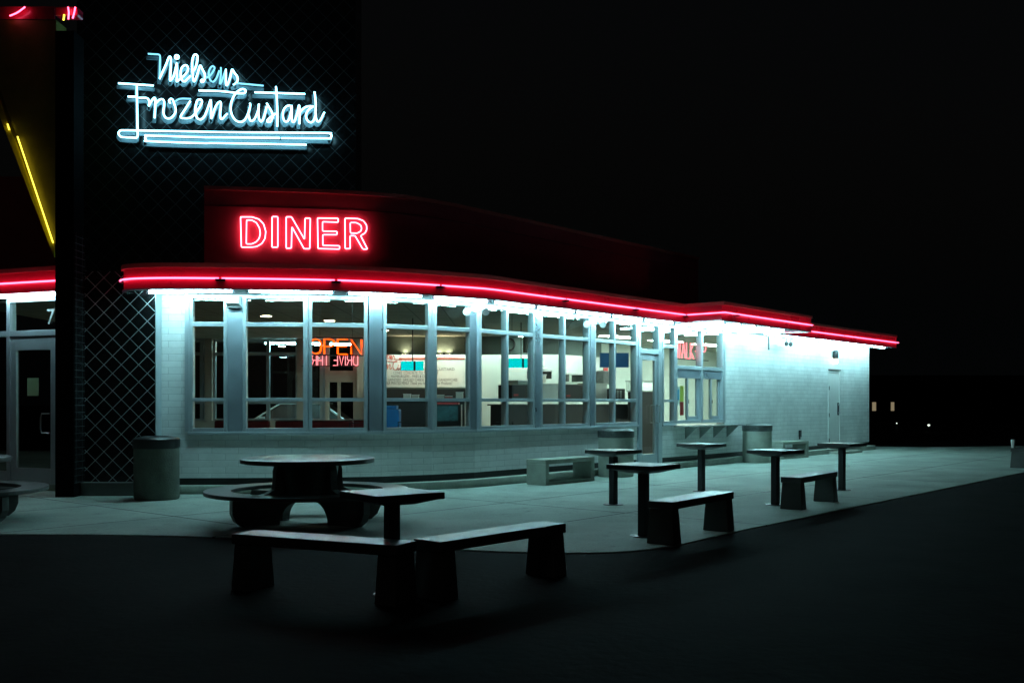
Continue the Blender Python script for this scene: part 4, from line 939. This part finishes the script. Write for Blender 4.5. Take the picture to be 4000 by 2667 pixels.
# counter, equipment, shelves
ct = thing('service_counter', 'long dark service counter behind the right hand windows', 'counter', (*SN(19, -13.6), 0))
c0 = sU(1984, -13.9)
MB().ob(SN(c0, -13.9), AX, 0, 22.3 - c0, -.5, 0, .1, 1.33).build('base', 'darkcase', ct); MB().ob(SN(c0 - .05, -13.95), AX, 0, 22.4 - c0, -.5, .08, 1.331, 1.365).build('worktop', 'galv', ct)
def item(name, label, cat, u0, u1, v0, v1, n, depth, m, parts=None):
    k = hit(u0, n); Y = k.y; a0 = sU(u0, n); a1 = sU(u1, n)
    z1 = zv(v0, Y); z0 = zv(v1, Y)
    r_ = thing(name, label, cat, (k.x, k.y, z0))
    MB().ob(SN(a0, n), AX, 0, a1 - a0, -depth, 0, z0, z1).build('body', m, r_, bevel=.01)
    if parts == 'screen': MB().ob(SN(a0, n), AX, .03, a1 - a0 - .03, .001, .008, z0 + .04, z1 - .03).build('screen', 'black', r_); MB().ob(SN(a0, n), AX, .05, .2, .009, .012, z0 + .08, z0 + .12).build('indicator', 'posterred', r_)
    if parts == 'lid': MB().ob(SN(a0, n), AX, -.01, a1 - a0 + .01, -depth - .01, .01, z1 + .001, z1 + .03).build('lid', 'stain', r_)
    if parts == 'shelf': MB().ob(SN(a0, n), AX, .02, .05, -depth, -.02, z0 - .18, z0 - .001).ob(SN(a0, n), AX, a1 - a0 - .05, a1 - a0 - .02, -depth, -.02, z0 - .18, z0 - .001).build('bracket', 'galv', r_)
    if parts == 'slots':
        MB().ob(SN(a0, n), AX, .05, .13, .001, .01, z0 + .05, z1 - .05).ob(SN(a0, n), AX, .18, .26, .001, .01, z0 + .05, z1 - .05).build('opening', 'stain', r_)
    return r_
item('shake_machine', 'black machine with red marks on the counter in the sixth window', 'machine', 2000, 2068, 1502, 1560, -13.95, .4, 'darkcase', 'screen')
item('carton', 'low brown carton on top of the black machine', 'carton', 2024, 2068, 1490, 1501, -14.0, .3, 'cream', 'lid')
item('freezer', 'stainless custard freezer in the seventh window', 'freezer', 2112, 2182, 1502, 1562, -13.95, .5, 'stain', 'lid')
item('steamer', 'black box steamer beside the stainless freezer', 'machine', 2206, 2276, 1500, 1562, -13.95, .4, 'darkcase', 'screen')
item('wall_shelf', 'white wall shelf seen in the seventh window', 'shelf', 2105, 2160, 1437, 1449, -15.5, .4, 'white', 'shelf')
item('wall_shelf', 'white wall shelf right of the middle mullion', 'shelf', 2222, 2285, 1452, 1462, -15.5, .4, 'white', 'shelf')
item('cup_stack', 'cream stack of boxes under the white shelf', 'box', 2112, 2134, 1465, 1492, -15.4, .3, 'cream', 'lid')
item('hood', 'stainless extractor box in the window nearest the door', 'extractor', 2322, 2372, 1500, 1562, -14.2, .5, 'stain', 'lid')
item('rack', 'dark rack with two bright openings in the window nearest the door', 'rack', 2404, 2442, 1517, 1562, -14.0, .35, 'darkcase', 'slots')
item('refrigerator', 'tall dark steel refrigerator behind the window nearest the door', 'refrigerator', 2357, 2380, 1450, 1500, -15.2, .6, 'galv', 'lid')
item('prep_cabinet', 'pale green kitchen cabinet seen through the entrance door', 'cabinet', 2505, 2556, 1490, 1528, -14.6, .5, 'green_white', 'lid')
item('tray_stand', 'dark tray stand seen through the entrance door', 'stand', 2505, 2556, 1530, 1640, -13.4, .4, 'darkcase', 'lid')
item('menu_poster', 'small red and white poster under the blue hanging sign', 'poster', 2358, 2376, 1435, 1448, -15.1, .02, 'posterred', None)
item('wall_notice', 'white notice on the kitchen wall in the seventh window', 'notice', 2112, 2128, 1405, 1430, -15.85, .01, 'paper', None)
item('cabinet_panel', 'white cabinet panel in the window nearest the door', 'cabinet', 2318, 2342, 1390, 1450, -15.4, .3, 'white', 'lid')
# booths
def booth(x, y, l_, label):
    r_ = thing('booth_seat', label, 'booth', (x, y, .1), 'red vinyl booths')
    MB().box(x, x + l_, y, y + .14, .12, 1.08).build('backrest', 'redseat', r_, bevel=.03); MB().box(x, x + l_, y + .141, y + .6, .12, .55).build('seat', 'redseat', r_, bevel=.03)
    MB().box(x, x + l_, y - .005, y + .145, 1.081, 1.10).build('trim', 'stain', r_)
booth(-5.15, 17.2, .95, 'dark red booth inside the first window'); booth(-4.1, 17.2, 1.35, 'dark red booth inside the second window'); booth(-2.95 - .35, 17.6, .85, 'dark red booth inside the third window')
def chair(x, y, rz, label):
    r_ = thing('wire_chair', label, 'chair', (0, 0, 0), 'black metal frame chairs')
    MB().tube([(-.2, .2, .44), (-.19, .24, .95), (.19, .24, .95), (.2, .2, .44)], .011, 8).build('back_frame', 'black', r_)
    MB().box(-.21, .21, -.2, .21, .43, .47).build('seat', 'black', r_, bevel=.015)
    for sx in (-1, 1):
        for sy in (-1, 1): MB().tube([(sx * .19, sy * .18, .43), (sx * .21, sy * .21, 0)], .011, 8).build('leg', 'black', r_)
    r_.location = (x, y, .1); r_.rotation_euler = (0, 0, rz)
chair(at(1412, 16.6), 16.6, R(10), 'black frame chair at the right edge of the third window'); chair(at(1940, 17.9), 17.9, R(215), 'black frame chair in the sixth window against the pale wall')
chair(at(1610, 18.0), 18.0, R(170), 'black frame chair inside the fourth window')
# cafe tables inside
def cafe(x, y, label):
    r_ = thing('cafe_table', label, 'table', (x, y, .1), 'indoor cafe tables')
    MB().lathe([(.38, .83), (.39, .835), (.39, .865)], (x, y), 32).build('top', 'stain', r_); MB().lathe([(.035, .12), (.035, .829)], (x, y), 12).build('post', 'black', r_); MB().lathe([(.25, .1), (.22, .12)], (x, y), 20).build('foot', 'black', r_)
cafe(at(1900, 17.6), 17.4, 'round indoor table just inside the sixth window'); cafe(at(1385, 17.2), 17.3, 'round indoor table inside the third window')
r_ = thing('waste_bin', 'bright blue plastic bin inside the fourth window', 'bin', (at(1530, 18.5), 18.5, .1))
MB().box(at(1499, 18.5), at(1558, 18.5), 18.5, 18.9, .1, 1.27).build('body', 'blue', r_, bevel=.02); MB().box(at(1508, 18.5), at(1548, 18.5), 18.52, 18.85, 1.275, 1.34).build('lid', 'blue', r_, bevel=.01)
r_ = thing('drinks_cabinet', 'dark drinks cabinet with a dull teal front inside the fifth window', 'cabinet', (at(1750, 18.8), 18.8, .1))
MB().box(at(1688, 18.8), at(1800, 18.8), 18.8, 19.4, .1, 1.36).build('body', 'darkcase', r_); MB().box(at(1700, 18.79), at(1788, 18.79), 18.785, 18.799, 1.05, 1.33).build('front_panel', principled('teal_panel', (.05, .14, .16), .6, noise=.4, scale=14), r_); MB().box(at(1700, 18.8), at(1790, 18.8), 18.85, 19.3, 1.361, 1.40).build('tray', 'posterred', r_)
r_ = thing('condiment_stand', 'dark condiment stand under the menu board', 'counter', (at(1640, 21), 21, .1))
MB().box(at(1500, 22), at(1815, 22), 22, 22.6, .1, 1.42).build('base', 'darkcase', r_); MB().box(at(1495, 22), at(1820, 22), 21.95, 22.65, 1.421, 1.46).build('worktop', 'galv', r_)
for i, (u, h_, m) in enumerate(((1590, .12, 'paper'), (1622, .10, 'cream'), (1720, .10, 'cream'), (1752, .07, 'posterred'), (1795, .16, 'paper'))):
    x = at(u, 22.2); r_ = thing('counter_box', 'small %s on the stand under the menu board, %s from the left' % ('red tray' if m == 'posterred' else 'pale box', ordn[i]), 'box', (x, 22.2, 1.46), 'small items under the menu board')
    MB().box(x - .08, x + .08, 22.15, 22.3, 1.462, 1.46 + h_).build('body', m, r_, bevel=.01); MB().box(x - .085, x + .085, 22.145, 22.305, 1.461 + h_, 1.475 + h_).build('lid', 'white', r_)

# ------------------------------------------------------------------ beyond: drive-through lights and a pale car
for i in range(3): 
    x = fx(990) + i * .62
    fluoro(Vector((x, 26.9 + i * .25)), Vector((x + 1.0, 26.9 + i * .25)), 3.0, 'cool white tube light beyond the far windows, %s from the left' % ordn[i], 'tube lights over the drive-through')
MB().box(-9.6, -3.0, 25.96, 28.2, 3.09, 3.35).build('rear_canopy', 'soffit', D)
car = thing('parked_car', 'pale car outside the far windows, seen through the diner', 'car', (-6.6, 29.2, 0))
X0 = at(815, 29); LC_ = 4.5
prof = [(0, .35), (.02, .72), (.10, .86), (1.25, .98), (1.35, 1.0), (3.75, 1.02), (4.4, .95), (4.5, .75), (4.5, .35), (3.95, .3), (.6, .3)]
MB().vprism([(X0 + a, b - .13) for a, b in prof], lambda a, d, z: (a, d, z), 29, 30.7).build('body', 'carpaint', car, bevel=.05)
ck = [(1.28, .99), (2.05, 1.47), (3.3, 1.5), (3.95, 1.0)]
gh = MB(); vs = [(X0 + a, 29.02, b - .13) for a, b in (ck[0], ck[3])]
gh.vprism([(X0 + a, b - .13) for a, b in ck], lambda a, d, z: (a, d + (.12 if z > 1.2 else 0) * (1 if d < 29.9 else -1), z), 29.05, 30.65)
gh.build('cabin_glass', 'black', car)
rf = MB(); rf.tube([(X0 + 1.25, 29.0, .87), (X0 + 2.03, 29.13, 1.36)], .028, 8).tube([(X0 + 1.32, 30.5, .87), (X0 + 2.08, 30.4, 1.36)], .028, 8).tube([(X0 + 2.7, 29.0, .88), (X0 + 2.7, 29.14, 1.37)], .03, 8).tube([(X0 + 3.97, 29.0, .88), (X0 + 3.3, 29.13, 1.38)], .04, 8)
rf.box(X0 + 2.0, X0 + 3.35, 29.12, 30.55, 1.35, 1.40).build('roof', 'carpaint', car, bevel=.02)
for a in (.85, 3.6):
    for y in (28.97, 30.55):
        wl = MB(); n = 24; vs = []
        for yy in (y, y + .2):
            for j in range(n): q = 2 * math.pi * j / n; vs.append((X0 + a + .32 * math.cos(q), yy, .19 + .32 * math.sin(q)))
        wl.add(vs, [tuple(range(n)), tuple(range(n, 2 * n))[::-1]] + [(j, (j + 1) % n, n + (j + 1) % n, n + j) for j in range(n)])
        wo_ = wl.build('wheel', 'rubber', car); vring(MB(), X0 + a, y - .01, .19, .02, .2, .02).build('rim', 'stain', wo_)
MB().box(X0 - .015, X0 + .03, 29.1, 29.4, .55, .68).build('headlight', 'stain', car); MB().box(X0 + 1.5, X0 + 1.65, 28.88, 28.99, .9, 1.0).build('mirror', 'carpaint', car)
# distant house with two lit windows
hb = thing('distant_building', 'unlit distant building at right with two small glowing windows', 'building', (28, 78, 0))
MB().box(22, 46, 78, 88, -.13, 2.6).build('wall', 'black_panel', hb); MB().hexa([(21.5, 77.5, 2.601), (46.5, 77.5, 2.601), (46.5, 88.5, 2.601), (21.5, 88.5, 2.601), (25, 82, 3.7), (43, 82, 3.7), (43, 84, 3.7), (25, 84, 3.7)]).build('roof', 'black_panel', hb)
for u0, u1 in ((3407, 3423), (3480, 3494)):
    f_ = MB(); x0, x1 = at(u0, 77.9), at(u1, 77.9); z0, z1 = zv(1604, 77.9), zv(1570, 77.9)
    f_.box(x0 - .05, x0, 77.9, 78, z0, z1).box(x1, x1 + .05, 77.9, 78, z0, z1).box(x0 - .05, x1 + .05, 77.9, 78, z1, z1 + .05)
    o = f_.build('window', 'steel_dark', hb); MB().box(x0, x1, 77.95, 77.98, z0, z1).build('pane', 'E_far', o)
for (u, v, s_, lab) in ((3628, 1659, .07, 'small bright lamp far off in the dark at right'), (3503, 1652, .035, 'tiny faint lamp far off beside the long wall')):
    Y = 50; x = at(u, Y); z = zv(v, Y); e = thing('ground_lamp', lab, 'lamp', (x, Y, 0), 'low lamps in the dark')
    MB().lathe([(.05, -.13), (.05, z - s_)], (x, Y), 10).build('post', 'black', e); MB().lathe([(.02, z - s_ + .001), (s_, z), (.02, z + s_ * .5)], (x, Y), 12).build('lens', 'E_pt', e)
# litter on the ground
q = G(3313, 1820); tag(MB().prism([(q.x, q.y), (q.x + .05, q.y + .02), (q.x + .06, q.y + .10), (q.x + .01, q.y + .09)], .001, .02).build('paper_scrap', 'paper'), 'tiny white scrap of paper on the lit pavement at right', 'litter')
